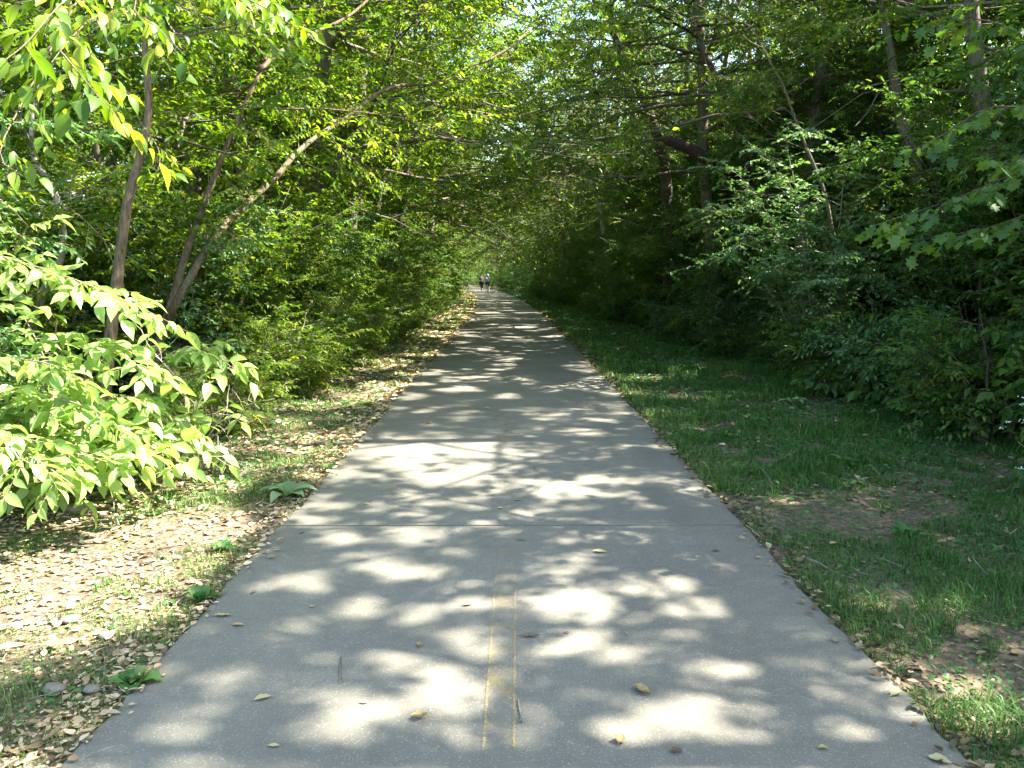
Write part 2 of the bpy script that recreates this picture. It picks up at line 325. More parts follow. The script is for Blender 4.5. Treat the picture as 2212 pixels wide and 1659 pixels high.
def lit(x, y, seed=5):
    """True where a gap in the leaves lets the sun through to ground point (x, y); gap edges are ragged leaf by leaf"""
    x = np.asarray(x, float); y = np.asarray(y, float); r = np.zeros(x.shape, bool); q = rg(seed).random(x.shape)
    jx = x+.18*(vnoise(x*5, y*5, 31)-.5); jy = y+.18*(vnoise(x*5, y*5, 37)-.5); best = np.full(x.shape, 9.)
    for (a, b_, c, d) in FL: best = np.minimum(best, ((jx-a)/(c+.08))**2+((jy-b_)/(d+.08))**2)
    r = best < .55+.95*q
    n1 = vnoise(x*8.5, y*8.5, 131); n2 = .6*vnoise(x*5.2+3, y*5.2, 137)+.4*vnoise(x*11+3, y*11, 138)
    r &= n1 > .24+.18*q
    r |= (n2 > .63+.08*q) & (np.abs(x) < 1.6) & (y < 7.2) & (x < 1.1)
    jx = x+.5*(fbm(x*1.5, y*1.5, 41)-.5); jy = y+.5*(fbm(x*1.5, y*1.5, 47)-.5)
    for (a, b_, c, d) in BIG: r |= ((jx-a)/c)**2+((jy-b_)/d)**2 < 1
    u = x-cx(y); f = .45*vnoise(x*1.5, y*1.6, 11)+.32*vnoise(x*3.7, y*3.7, 12)+.23*vnoise(x*7.5, y*7.5, 13)
    th = np.where(y < 9.5, .68, np.where(y < 12, .60, .56))
    band = .08*(vnoise(y*.45, y*0, 77)-.5)*2
    th = th+np.where((u > 2.2) & (u < 4.5), np.where(y < 11, .08, .03), 0)-np.where(u > 5, .05, 0)-np.where((u < -1.6) & (y > 9), .07, 0)-np.where(y > 12, band, 0)
    th = np.where((y < 6.8) & (np.abs(u) < 1.6), 2, th)+.06*(q-.5)
    r |= f > th
    b2 = ((x-2.9)/2.0)**2+((y-11.8)/1.6)**2 < 1   # the sunlit honeysuckle
    r |= b2 & (f > .33)
    return r
def sunfoot(p):
    k_ = p[:, 2]/SV[2]; return p[:, 0]-SV[0]*k_, p[:, 1]-SV[1]*k_

# ------------------------------------------------------------------ trees and shrubs
def bend(p0, d0, L, n, rng, wob=.12, grav=0.0):
    pts = [np.array(p0, float)]; d = norm(np.array(d0, float))
    for _ in range(n):
        d = norm(d+rng.normal(0, wob, 3)+np.array([0, 0, grav])); pts.append(pts[-1]+d*L/n)
    return np.array(pts)
def samp(pts, t):
    s = np.concatenate([[0], np.cumsum(np.linalg.norm(np.diff(pts, axis=0), axis=1))]); s = s/s[-1]
    return np.array([np.interp(t, s, pts[:, k_]) for k_ in range(3)])
def grow(trunk, r0, rng, zc=(3, 12), cr=4.5, nl=28, ns=8, ntw=7, leaf=.1, m=13, tone=.4, limb_r=.27, elev=(.1, .8), droop=.25, twl=.55, azl=None, top=.45):
    """trunk polyline -> (trunk MB, branch MB, Leaves)"""
    tb, bb, lv = MB(), MB(), Leaves(); trunk = np.asarray(trunk, float); H = trunk[-1][2]-trunk[0][2]; n = len(trunk)
    rad = r0*(1-.85*np.linspace(0, 1, n)**1.1); rad[0] *= 1.35
    tb.tube(trunk, rad, 10)
    TP, TD, TL = [], [], []
    for i_ in range(nl):
        f = (i_+rng.random()*.6)/nl; zz = zc[0]+(zc[1]-zc[0])*f; t = np.clip((zz-trunk[0][2])/H, 0.02, .99); p = samp(trunk, t)
        az = i_*2.39996+rng.normal(0, .4) if azl is None else rng.uniform(*azl)
        el = elev[0]+(elev[1]-elev[0])*f+rng.normal(0, .12)
        L = cr*(1-.6*abs(f-.35)**1.2)*(1-top*f)*(.75+.4*rng.random())
        d = [math.cos(az)*math.cos(el), math.sin(az)*math.cos(el), math.sin(el)]
        lp = bend(p, d, L, 6, rng, .13, -.02); lr = r0*limb_r*(1-.5*f)
        bb.tube(lp, lr*(1-.85*np.linspace(0, 1, 7)), 5, cap=False)
        for j in range(ns):
            t2 = .22+.75*(j+rng.random()*.7)/ns; q = samp(lp, t2); dl = norm(samp(lp, min(1, t2+.05))-samp(lp, t2-.05))
            sd = 1 if j % 2 else -1; side = norm(np.cross(dl, [0, 0, 1.]))
            d2 = norm(dl*.7+side*sd*(.6+.4*rng.random())+rng.normal(0, .25, 3)+[0, 0, .1]); L2 = L*(.5-.22*t2)*(.7+.6*rng.random())
            sp_ = bend(q, d2, L2, 4, rng, .15, -.03); bb.sub.append((sp_, max(lr*.35, .006)*(1-.8*np.linspace(0, 1, 5))))
            for k_ in range(ntw):
                t3 = .15+.85*(k_+rng.random())/ntw; q3 = samp(sp_, min(t3, 1)); d3 = norm(d2*.6+np.cross(d2, [0, 0, 1.])*(1 if k_ % 2 else -1)*.7+rng.normal(0, .35, 3))
                TP.append(q3); TD.append(d3); TL.append(twl*(.5+.8*rng.random()))
    TP, TD, TL = np.array(TP), norm(np.array(TD)), np.array(TL)
    bb.tw.append((TP, TP+TD*TL[:, None]-np.array([0, 0, 1.])*(droop*.4*TL)[:, None]))
    lv.twigs(TP, TD, TL, m, leaf, rng, droop, tone)
    return tb, bb, lv.cat()
def trunkline(rng, H, lean=.06, n=9, wob=.05):
    d = norm(np.array([rng.normal(0, lean), rng.normal(0, lean), 1])); p = [np.zeros(3)]
    for _ in range(n): d = norm(d+rng.normal(0, wob, 3)*[1, 1, .2]+[0, 0, .05]); p.append(p[-1]+d*H/n)
    return np.array(p)
def shrub(rng, H=3.1, r=1.6, stems=12, ntw=17, leaf=.068, m=12, tone=.4, n2=7):
    tb, lv = MB(), Leaves(); TP, TD, TL = [], [], []
    for i_ in range(stems):
        az = i_*2.39996+rng.normal(0, .3); sp_ = r*(.35+.65*rng.random()); h = H*(.55+.5*rng.random())
        p0 = np.array([math.cos(az)*.12, math.sin(az)*.12, 0]); p1 = np.array([math.cos(az)*sp_*.45, math.sin(az)*sp_*.45, h*.6]); p2 = np.array([math.cos(az)*sp_, math.sin(az)*sp_, h])
        t = np.linspace(0, 1, 8)[:, None]; pts = p0*(1-t)**2+2*p1*t*(1-t)+p2*t*t+rng.normal(0, .03, (8, 3))*t
        tb.tube(pts, .02*(1-.8*t[:, 0]), 5, cap=False)
        for j in range(n2):
            t2 = .08+.9*(j+rng.random())/n2; q = samp(pts, min(t2, 1)); a2 = az+rng.normal(0, 1.1); e2 = rng.uniform(-.15, .55)
            d2 = np.array([math.cos(a2)*math.cos(e2), math.sin(a2)*math.cos(e2), math.sin(e2)]); L2 = r*(.3+.45*rng.random())
            s2 = bend(q, d2, L2, 4, rng, .15, -.05); tb.tube(s2, .007*(1-.7*np.linspace(0, 1, 5)), 3, cap=False)
            for k_ in range(ntw):
                t3 = (k_+rng.random())/ntw; d3 = norm(d2*.6+np.cross(d2, [0, 0, 1.])*(1 if k_ % 2 else -1)*.6+rng.normal(0, .35, 3))
                TP.append(samp(s2, t3)); TD.append(d3); TL.append(.28*(.5+.9*rng.random()))
    TP, TD, TL = np.array(TP), norm(np.array(TD)), np.array(TL)
    tb.cones(TP, TP+TD*TL[:, None], .0025, .001); lv.twigs(TP, TD, TL, m, leaf, rng, .2, tone)
    return None, tb, lv.cat()
def xf(p, loc, rz, sc, dirs=False):
    c, s = math.cos(rz), math.sin(rz); q = np.stack([p[:, 0]*c-p[:, 1]*s, p[:, 0]*s+p[:, 1]*c, p[:, 2]], 1)
    return q if dirs else q*sc+np.asarray(loc)
def emit(root, parts, tm, lm, bk, loc=(0, 0, 0), rz=0, sc=1.0, cull=False, names=('trunk', 'branches', 'crown'), keep=None, zcull=1.8, world=False):
    """build the part meshes of one plant under root, leaving out leaves where the canopy opens to the sun"""
    tb, bb, lv = parts; p, d, nn, L, t = lv
    if cull or keep is not None:
        wp = p if world else xf(p, loc, rz, sc)
        ok = np.ones(len(p), bool)
        if cull:
            a, b_ = sunfoot(wp); hz = wp[:, 2]-gz(wp[:, 0], wp[:, 1]); ok &= ~(lit(a, b_) & (hz > zcull))
        if keep is not None: ok &= keep(wp)
        p, d, nn, L, t = p[ok], d[ok], nn[ok], L[ok], t[ok]
    off = np.array(loc) if world else np.zeros(3)
    if tb is not None: tb.V = [v-off for v in tb.V] if world else tb.V; tb.build(names[0], bk, root, True)
    if bb is not None:
        b2 = MB(); b2.V = list(bb.V); b2.F = {k_: list(v) for k_, v in bb.F.items()}; b2.n = bb.n; b2.T = list(bb.T)
        for a_, c_ in bb.tw:
            if cull:
                w_ = c_ if world else xf(c_, loc, rz, sc); g1, g2 = sunfoot(w_); ok = ~(lit(g1, g2) & (w_[:, 2]-gz(w_[:, 0], w_[:, 1]) > zcull)); a_, c_ = a_[ok], c_[ok]
            b2.cones(a_, c_, .004, .0015)
        for pts, ra in bb.sub:
            if cull:
                w_ = pts if world else xf(pts, loc, rz, sc); g1, g2 = sunfoot(w_)
                if lit(g1, g2).mean() > .55: continue
            b2.tube(pts, ra, 3, cap=False)
        b2.V = [v-off for v in b2.V] if world else b2.V; b2.build(names[1], bk, root)
    V, F, T = leafmesh(p-off, d, nn, L, t, tm); mesh(names[2], V, F, lm, root, T)
def dup(src, loc, rz, sc, label, cat=None, group=None):
    r = src.copy(); C.objects.link(r); r.location = loc; r.rotation_euler = (0, 0, rz); r.scale = (sc,)*3
    tag(r, label, cat, group)
    for ch in list(src.children):
        c = ch.copy(); C.objects.link(c); c.parent = r
    return r
rg = np.random.default_rng
PROTO = {}
def proto(key, seed, kind, **kw):
    rng = rg(seed)
    if kind == 'tree':
        H = kw.pop('H'); PROTO[key] = grow(trunkline(rng, H), kw.pop('r0'), rng, **kw)
    else: PROTO[key] = shrub(rng, **kw)
for q in range(3): proto('canopy%d' % q, 20+q, 'tree', H=12.5+q*.7, r0=.17, zc=(3.6, 12.4), cr=4.6, nl=27, ns=8, ntw=8, leaf=.118, m=14)
for q in range(3): proto('under%d' % q, 30+q, 'tree', H=6.5, r0=.07, zc=(.5, 6.4), cr=2.9, nl=24, ns=8, ntw=7, leaf=.09, m=13, twl=.45)
for q in range(3): proto('far%d' % q, 40+q, 'tree', H=13, r0=.2, zc=(1.6, 12.8), cr=5.0, nl=26, ns=6, ntw=6, leaf=.19, m=9, twl=.8)
for q in range(3): proto('shrub%d' % q, 50+q, 'shrub')
for q in range(2): proto('small%d' % q, 60+q, 'shrub', H=1.3, r=.9, stems=9, ntw=11, leaf=.06, m=10, n2=6)
for q in range(2): proto('fshrub%d' % q, 70+q, 'shrub', H=3.2, r=1.8, stems=9, ntw=10, leaf=.10, m=8, n2=6)
for q in range(3): proto('high%d' % q, 80+q, 'tree', H=14, r0=.19, top=.12, zc=(4.2, 13.8), cr=6.9, nl=28, ns=9, ntw=8, leaf=.125, m=13, elev=(-.05, .7))
for q in range(2): proto('fhigh%d' % q, 90+q, 'tree', H=14, r0=.2, top=.1, zc=(4.0, 13.8), cr=7.4, nl=28, ns=8, ntw=6, leaf=.19, m=9, twl=.8, elev=(-.05, .7))
SHARED = {}
def put(key, x, y, rz, sc, label, cat, group, lm, name, bk='bark', tm=T_MID, cull=False, z=None):
    loc = (float(x), float(y), float(gz(x, y) if z is None else z)-.03)
    if not cull and (key, lm, bk) in SHARED: return dup(SHARED[(key, lm, bk)], loc, rz, sc, label, cat, group)
    r = empty(name, loc, label, cat, group, rz, sc)
    emit(r, PROTO[key], tm, M[lm], M[bk], loc, rz, sc, cull, names=('trunk', 'branches', 'crown') if PROTO[key][0] else ('', 'stems', 'foliage'))
    if not cull: SHARED[(key, lm, bk)] = r
    return r
U = RNG.uniform
# --- right side canopy trees: their leaves shade the path (gaps let the flecks through)
rr = rg(100); k = 0
NEAR_R = [(7.2, 3.0), (10.5, 6.0), (7.6, 8.2), (11.5, 11.0), (14.5, 8.0), (8.6, 13.6), (13.0, 16.0), (7.8, 18.6), (11.0, 21.5), (7.0, 24.0), (15.5, 13.5), (4.8, -.8)]
WH = ['just past the frame edge', 'behind the near dark undergrowth', 'behind the white flowering plant', 'high on the right bank', 'deep on the right bank',
      'behind the sunlit honeysuckle', 'beside the pale leaning trunk', 'above the right hedge beyond the honeysuckle', 'back from the hedge up the bank', 'close behind the right hedge',
      'rearmost on the right bank', 'overhead at the right frame edge']
for (x, y), wh in zip(NEAR_R, WH):
    put('canopy%d' % (k % 3), x, y, rr.uniform(0, 6), rr.uniform(.92, 1.1), 'tall green tree '+wh, 'tree', 'tall trees shading the right side', 'leaf_right', 'broadleaf_tree', 'bark', cull=True); k += 1
y = 26.5
while y < 120:
    far = y > 40
    for off in (rr.uniform(6.0, 7.2), rr.uniform(10.5, 13)):
        put(('far%d' if far else 'canopy%d') % (k % 3), cx(y)+off, y+rr.uniform(-1.2, 1.2), rr.uniform(0, 6), rr.uniform(.85, 1.1),
            ('tall tree in the row overhanging the right side of the distant path' if far else 'tall tree in the middle stretch of the right side canopy'), 'tree',
            ('distant trees along the right of the path' if far else 'middle distance trees right of the path'), 'leaf_right' if not far else 'leaf_far', 'broadleaf_tree', tm=T_LOW if far else T_MID, cull=True)
        k += 1
    y += 5.0 if not far else 7.5
# --- left side canopy
rl = rg(200); k = 0
y = 11.0
while y < 130:
    far = y > 40
    for off in (rl.uniform(5.6, 7.0), rl.uniform(10, 13), rl.uniform(16, 20)):
        put(('far%d' if far else 'canopy%d') % (k % 3), cx(y)-off, y+rl.uniform(-1.5, 1.5), rl.uniform(0, 6), rl.uniform(.85, 1.1),
            ('tall tree in the row overhanging the left side of the distant path' if far else 'tall yellow green tree in the wood behind the left hedge'), 'tree',
            ('distant trees along the left of the path' if far else 'trees in the wood left of the path'), 'leaf_left' if not far else 'leaf_far', 'broadleaf_tree', tm=T_LOW if far else T_MID)
        k += 1
    y += 4.8 if not far else 7.5
# --- trees whose crowns meet over the path
for q, y in enumerate([13.5, 17.5, 21.5, 25.5, 30, 34.5, 39, 44, 50, 56, 62, 69, 76, 84, 92, 101, 110, 120, 130]):
    far = y > 40
    put(('fhigh%d' % (q % 2)) if far else 'high%d' % (q % 3), cx(y)-rl.uniform(4.0, 4.8), y, rl.uniform(0, 6), rl.uniform(.9, 1.05),
        'spreading tree on the left whose limbs reach over the path'+(' far off' if far else ''), 'tree', 'spreading trees left of the path'+(' far off' if far else ''),
        'leaf_left', 'spreading_tree', tm=T_LOW if far else T_MID, cull=y < 90)
    put(('fhigh%d' % (q % 2)) if far else 'high%d' % ((q+1) % 3), cx(y)+rr.uniform(5.0, 5.8)-(.8 if far else 0), y+2.4, rr.uniform(0, 6), rr.uniform(.9, 1.05),
        'spreading tree on the right whose limbs reach over the path'+(' far off' if far else ''), 'tree', 'spreading trees right of the path'+(' far off' if far else ''),
        'leaf_far', 'spreading_tree', tm=T_LOW if far else T_MID, cull=y < 100)
for q, (x, y) in enumerate([(-4.0, 15.2), (-4.2, 19.4), (-3.9, 23.6), (-4.1, 28), (-4.0, 33), (-4.4, 41), (-3.8, 25.6), (-3.9, 36.5), (-3.9, 30.5)]):
    put('high%d' % ((q+1) % 3), x, y, rl.uniform(0, 6), rl.uniform(.88, 1.0), 'tree close behind the left hedge with low limbs hanging over the path', 'tree', 'trees with low limbs over the path', 'leaf_left' if q % 2 else 'leaf_far', 'overhanging_tree', cull=True)
for q, y in enumerate([47, 55, 64, 76]):
    put('fhigh%d' % (q % 2), cx(y)+(-3.7 if q % 2 else 4.0), y, rl.uniform(0, 6), 1.12, 'tall tree by the far path whose crown closes the gap overhead', 'tree', 'tall trees closing the gap over the far path', 'leaf_far', 'overhanging_tree', tm=T_LOW, cull=True)
for q in range(18):
    y = 128+rl.uniform(0, 70); x = cx(y)+(3.8+rl.uniform(0, 9) if q % 2 else -3.8-rl.uniform(0, 9))
    put('far%d' % (q % 3), x, y, rl.uniform(0, 6), rl.uniform(.6, .85), 'low leafy tree filling the bend at the far end of the path', 'tree', 'low trees at the far bend', 'leaf_far', 'broadleaf_tree', tm=T_LOW)
# --- back rows and end of the tunnel
for y in np.arange(3, 130, 9.0):
    for s_, o1 in ((1, 19), (1, 27), (-1, 25), (-1, 33)):
        put('far%d' % (k % 3), cx(y)+s_*o1+rl.uniform(-2, 2), y+rl.uniform(-3, 3), rl.uniform(0, 6), rl.uniform(.85, 1.15),
            'tall tree deep in the wood %s of the path' % ('right' if s_ > 0 else 'left'), 'tree', 'background trees deep in the %s wood' % ('right' if s_ > 0 else 'left'), 'leaf_far', 'broadleaf_tree', tm=T_LOW); k += 1
for q in range(16):
    y = 140+rl.uniform(0, 60); x = cx(y)+(4+q*2.1 if q < 9 else -5-2.2*(q-9))
    put('far%d' % (q % 3), x, y, rl.uniform(0, 6), rl.uniform(.9, 1.1), 'hazy green tree closing the view at the end of the path', 'tree', 'trees closing the far end of the path', 'leaf_far', 'broadleaf_tree', tm=T_LOW)
# --- understory trees
for q, y in enumerate(np.concatenate([np.arange(11, 44, 2.3), np.arange(44, 120, 4.5)])):
    put('under%d' % (q % 3), cx(y)-rl.uniform(4.5, 5.6), y, rl.uniform(0, 6), rl.uniform(.85, 1.1),
        'slender understory tree arching out of the left hedge' if y < 44 else 'small tree low in the distant left hedge', 'small tree',
        'understory trees in the left hedge' if y < 44 else 'distant small trees in the left hedge', 'leaf_left', 'understory_tree')
for q, y in enumerate(np.concatenate([np.arange(8.5, 44, 2.6), np.arange(44, 120, 4.5)])):
    if 10 < y < 14.5: continue
    put('under%d' % (q % 3), cx(y)+(7.0 if y < 20 else 5.6)+rr.uniform(0, 1.3), y, rr.uniform(0, 6), rr.uniform(.8, 1.05),
        'slender understory tree behind the right hedge' if y < 44 else 'small tree low in the distant right hedge', 'small tree',
        'understory trees on the right bank' if y < 44 else 'distant small trees in the right hedge', 'leaf_right', 'understory_tree')
for q, y in enumerate(np.arange(15.2, 62, 2.7)):
    put('under%d' % (q % 3), cx(y)+float(np.interp(y, [15, 30, 60], [6.0, 5.4, 4.4]))+rr.uniform(-.2, .5), y, rr.uniform(0, 6), rr.uniform(.7, .95), 'leafy small tree leaning out over the right verge', 'small tree', 'small trees at the front of the right hedge', 'leaf_right' if q % 3 else 'leaf_far', 'understory_tree', cull=y < 50)
for q, (x, y) in enumerate([(9.2, 9.2), (10.6, 12.2), (9.4, 16.4), (11.4, 18.8), (9.0, 20.6), (12.6, 9.8), (14, 15), (10.4, 24), (8.6, 27.5), (9, 34), (9, 40), (12.5, 22), (13, 28), (15, 18.5), (16.5, 12), (17, 22)]):
    put('under%d' % (q % 3), x, y, rr.uniform(0, 6), rr.uniform(.85, 1.1), 'leafy understory tree up the bank behind the right hedge', 'small tree', 'understory trees up the right bank', 'leaf_right', 'understory_tree')
# --- hedges of shrubs along both verges
for q, y in enumerate(np.concatenate([np.arange(10.1, 40, 1.7), np.arange(40, 130, 3.0), np.arange(130, 215, 2.6)])):
    far = y > 40; edge = 3.9 if y < 18 else 3.6
    put(('fshrub%d' % (q % 2)) if far else 'shrub%d' % (q % 3), cx(y)-edge-rl.uniform(.1, .6)-(.4 if far else 0), y, rl.uniform(0, 6), rl.uniform(.85, 1.1)*(1 if y > 9 else .8),
        'leafy shrub in the long hedge lining the left verge' if not far else 'far shrub in the left hedge near the cyclists', 'shrub',
        'shrubs of the left hedge' if not far else 'distant shrubs of the left hedge', 'leaf_left' if q % 3 else 'leaf_bush', 'hedge_shrub', 'twig', tm=T_MID if not far else T_LOW)
for q, y in enumerate(np.concatenate([np.arange(6.9, 40, 1.75), np.arange(40, 130, 3.0), np.arange(130, 215, 2.6)])):
    far = y > 40; edge = np.interp(y, [6, 12, 20, 30, 60], [6.0, 5.7, 5.4, 5.2, 4.0])
    if 12 < y < 14: continue
    put(('fshrub%d' % (q % 2)) if far else 'shrub%d' % (q % 3), cx(y)+edge+rr.uniform(.1, .7), y, rr.uniform(0, 6), rr.uniform(.8, 1.05),
        'dark leafy shrub in the hedge lining the right verge' if not far else 'far shrub in the right hedge near the cyclists', 'shrub',
        'shrubs of the right hedge' if not far else 'distant shrubs of the right hedge', 'leaf_right' if q % 3 else 'leaf_bush', 'hedge_shrub', 'bark_dark', tm=T_MID if not far else T_LOW)

for q, (x, y) in enumerate([(-4.2, 10.6), (-5.6, 9.2), (-6.6, 7.4), (-6.2, 11.5), (-7.6, 9.6), (-5.9, 14), (-6.2, 17), (-6, 20), (-8.2, 13), (-8.6, 5.6), (-9.6, 8)]):
    put('shrub%d' % (q % 3), x, y, rl.uniform(0, 6), rl.uniform(.8, 1.1), 'bushy undergrowth shrub behind the front row of the left hedge', 'shrub', 'undergrowth shrubs behind the left hedge', 'leaf_left', 'undergrowth_shrub', 'twig')
for q, (x, y) in enumerate([(7.4, 6.2), (6.8, 7.6), (8.4, 8.2), (7.5, 9.8), (9.0, 10.8), (7.2, 11.4), (8.3, 13), (7.6, 15.4), (9.6, 14), (7.2, 18), (9.2, 17.5), (7.2, 21), (9.4, 21), (7.2, 24.5), (9, 26), (11, 9), (11.4, 12.5), (11.8, 17), (6.4, 5.0), (8.4, 5.4), (12.6, 7.4), (13.5, 11), (10, 7), (10.2, 15.5), (13, 14), (11, 20), (13, 19), (9, 23.5), (11.5, 25), (9.6, 30), (7.4, 29), (7.2, 33), (9.2, 36), (7, 38), (14.8, 16), (15, 12)]):
    put('shrub%d' % (q % 3), x, y, rr.uniform(0, 6), rr.uniform(1.0, 1.45), 'dark shrub on the bank behind the front row of the right hedge', 'shrub', 'undergrowth shrubs on the right bank', 'leaf_right' if q % 4 else 'leaf_bush', 'undergrowth_shrub', 'bark_dark')

# ------------------------------------------------------------------ trees one can point at (traced in space from the photo)
def smooth_line(pts, n=24):
    pts = np.array(pts, float); t = np.linspace(0, 1, len(pts)); T = np.linspace(0, 1, n); o = np.empty((n, 3))
    for i_, tt in enumerate(T):
        f = tt*(len(pts)-1); k_ = min(int(f), len(pts)-2); u = f-k_; p0, p1, p2, p3 = pts[max(k_-1, 0)], pts[k_], pts[k_+1], pts[min(k_+2, len(pts)-1)]
        o[i_] = .5*((2*p1)+(-p0+p2)*u+(2*p0-5*p1+4*p2-p3)*u*u+(-p0+3*p1-3*p2+p3)*u**3)
    return o
def gnd(x, y): return np.array([x, y, float(gz(x, y))-.04])
def spray(lv, bb, pts, rng, L=.1, ntw=14, twl=.28, m=5, tone=.45, droop=.55, r=.007, flat=.4, t0=.1, tip=True, side=.9):
    pts = smooth_line(pts, 10); bb.tube(pts, r*(1-.75*np.linspace(0, 1, 10)), 5, cap=False); P0 = []; D = []
    for k_ in range(ntw):
        t = t0+(1-t0)*(k_+rng.random()*.8)/ntw; p = samp(pts, min(t, 1)); dl = norm(samp(pts, min(1, t+.06))-samp(pts, max(0, t-.06)))
        s_ = norm(np.cross(dl, [0, 0, 1.]))*(1 if k_ % 2 else -1); P0.append(p); D.append(dl*.6+s_*side+rng.normal(0, .3, 3)+[0, 0, -.1])
    P0 = np.array(P0); D = norm(np.array(D)); tl = twl*(.5+.8*rng.random(len(P0)))
    bb.cones(P0, P0+D*tl[:, None]-np.array([0, 0, 1.])*(droop*.4*tl)[:, None], r*.35, .0012)
    lv.twigs(P0, D, tl, m, L, rng, droop, tone, flat)
def custom(name, base, label, cat, trunk, r0, rng, lm, bk, tm=T_MID, limbs=(), extra=None, cull=False, keep=None, grp=None, fork=None, **kw):
    base = np.asarray(base, float); r = empty(name, base, label, cat, grp)
    line = smooth_line(trunk, 26); tb, bb, lv = grow(line, r0, rng, **kw)
    for (pts, ra, rb) in limbs: q = smooth_line(pts, 20); tb.tube(q, np.linspace(ra, rb, 20), 8)
    if extra is not None:
        L2 = Leaves(); extra(L2, bb); e = L2.cat(); lv = [np.concatenate([a, b_]) for a, b_ in zip(lv, e)]
    emit(r, (tb, bb, lv), tm, M[lm], M[bk], base, cull=cull, keep=keep, world=True, zcull=2.6)
    return r
hr = rg(300)
# slim upright trunk, far left
b0 = gnd(-3.62, 6.9)
def ex1(lv, bb):
    for pts, n_, L in [([P(300, 60, 6.6), P(220, 30, 5.2), P(130, 110, 4.2), P(80, 190, 3.9)], 12, .10), ([P(130, 110, 4.2), P(180, 170, 3.9), P(235, 235, 3.8)], 11, .10),
                       ([P(200, -40, 5.0), P(130, 10, 4.2), P(60, 90, 3.8), P(10, 130, 3.6)], 12, .10), ([P(310, -30, 6.5), P(290, 20, 5.4), P(340, 60, 4.9), P(400, 120, 4.7)], 10, .10),
                       ([P(330, -60, 6.5), P(450, -30, 5.4), P(560, 10, 4.9), P(650, 70, 4.8)], 15, .10), ([P(200, -60, 5), P(60, 200, 4.2), P(0, 330, 3.8), P(50, 380, 3.7)], 10, .09),
                       ([P(300, 260, 7), P(345, 330, 6.4), P(330, 400, 6.2)], 5, .09), ([P(430, -60, 6), P(520, -20, 5.5), P(610, 0, 5.2)], 10, .1)]:
        spray(lv, bb, pts, hr, L*1.18, n_, .25, 5, .52, .6, .006)
custom('leaning_tree', b0, 'slim bare trunk at far left rising from the bright bush, sun flecked bark', 'tree',
  [b0, P(222, 900, 6.9), P(237, 740, 6.95), P(255, 590, 7.0), P(275, 440, 7.0), P(303, 335, 7.0), P(322, 235, 7.0), P(313, 90, 7.0), P(318, -60, 7.1), P(330, -250, 7.2), P(320, -420, 7.3)],
  .062, hr, 'leaf_left', 'bark_warm', T_FINE, extra=ex1, zc=(3.6, 6.8), cr=2.4, nl=12, ns=6, ntw=6, leaf=.085, m=7)
# forked trunk next to it with the long arching limb
b1 = gnd(-4.15, 9.0)
custom('forked_tree', b1, 'forked grey trunk behind the bright bush, one limb arching across the view', 'tree',
  [b1, P(330, 800, 9.0), P(350, 720, 9.0), P(375, 640, 9.0), P(398, 560, 9.0), P(430, 470, 9.1), P(468, 370, 9.2), P(505, 280, 9.3), P(545, 190, 9.4), P(590, 90, 9.5), P(605, -20, 9.6), P(615, -200, 9.8)],
  .060, hr, 'leaf_left', 'bark_warm', T_MID, limbs=[([P(362, 690, 8.98), P(400, 620, 9.0), P(450, 530, 9.3), P(520, 450, 9.8), P(590, 390, 10.2), P(645, 325, 10.6), P(700, 285, 10.9), P(765, 245, 11.2), P(810, 205, 11.5), P(870, 183, 11.8), P(960, 178, 12.3), P(1020, 140, 12.8), P(1080, 120, 13.1), P(1150, 60, 13.5)], .05, .018),
      ([P(560, 150, 9.4), P(640, 90, 9.9), P(760, 30, 10.5), P(850, -60, 11)], .035, .012)],
  extra=lambda lv, bb: [spray(lv, bb, p_, hr, .085, n_, .4, 8, .5, .4, .008) for p_, n_ in [
      ([P(870, 183, 11.8), P(880, 130, 12), P(900, 60, 12.2), P(905, 0, 12.3)], 12), ([P(765, 245, 11.2), P(800, 300, 11.2), P(870, 330, 11.4)], 9), ([P(1020, 140, 12.8), P(1100, 170, 13), P(1180, 150, 13.4)], 12),
      ([P(645, 325, 10.6), P(640, 250, 10.7), P(610, 180, 10.9)], 10), ([P(700, 285, 10.9), P(760, 340, 10.8), P(830, 400, 10.6)], 10), ([P(960, 178, 12.3), P(1000, 230, 12.2), P(1060, 280, 12.4)], 12),
      ([P(470, 370, 9.2), P(520, 420, 8.6), P(560, 470, 8.2)], 9), ([P(430, 470, 9.1), P(490, 500, 8.4), P(545, 560, 8.0)], 8), ([P(505, 280, 9.3), P(560, 290, 8.7), P(600, 330, 8.4)], 9),
      ([P(1080, 120, 13.1), P(1130, 110, 13.4), P(1220, 90, 14)], 12), ([P(850, 190, 11.7), P(840, 120, 11.7), P(780, 60, 11.9)], 12), ([P(1080, 120, 13.1), P(1160, 60, 12.6), P(1200, 0, 12.2)], 14), ([P(1150, 60, 13.5), P(1240, 40, 12.8), P(1330, 60, 12.5)], 14), ([P(1000, 150, 12.7), P(1010, 80, 12), P(1050, 10, 11.6)], 14), ([P(905, 60, 12.2), P(960, 20, 11.5), P(1000, -20, 11)], 12), ([P(1150, 60, 13.5), P(1260, 90, 13.5), P(1380, 120, 13.5)], 14), ([P(1100, 110, 13.1), P(1120, 200, 13.1), P(1140, 250, 13.2)], 10)]],
  zc=(3.6, 7.2), cr=3.0, nl=14, ns=7, ntw=7, leaf=.085, m=9)
b2 = gnd(-5.6, 8.6)
custom('crooked_tree', b2, 'thin grey crooked trunk at the left frame edge', 'tree', [b2, P(90, 640, 8.4), P(130, 560, 8.4), P(135, 480, 8.4), P(112, 400, 8.4), P(70, 330, 8.4), P(80, 200, 8.5), P(150, 60, 8.6), P(140, -150, 8.8)],
  .05, hr, 'leaf_left', 'bark_pale', T_MID, zc=(2.2, 6.6), cr=2.3, nl=14, ns=6, ntw=6, leaf=.085, m=9)
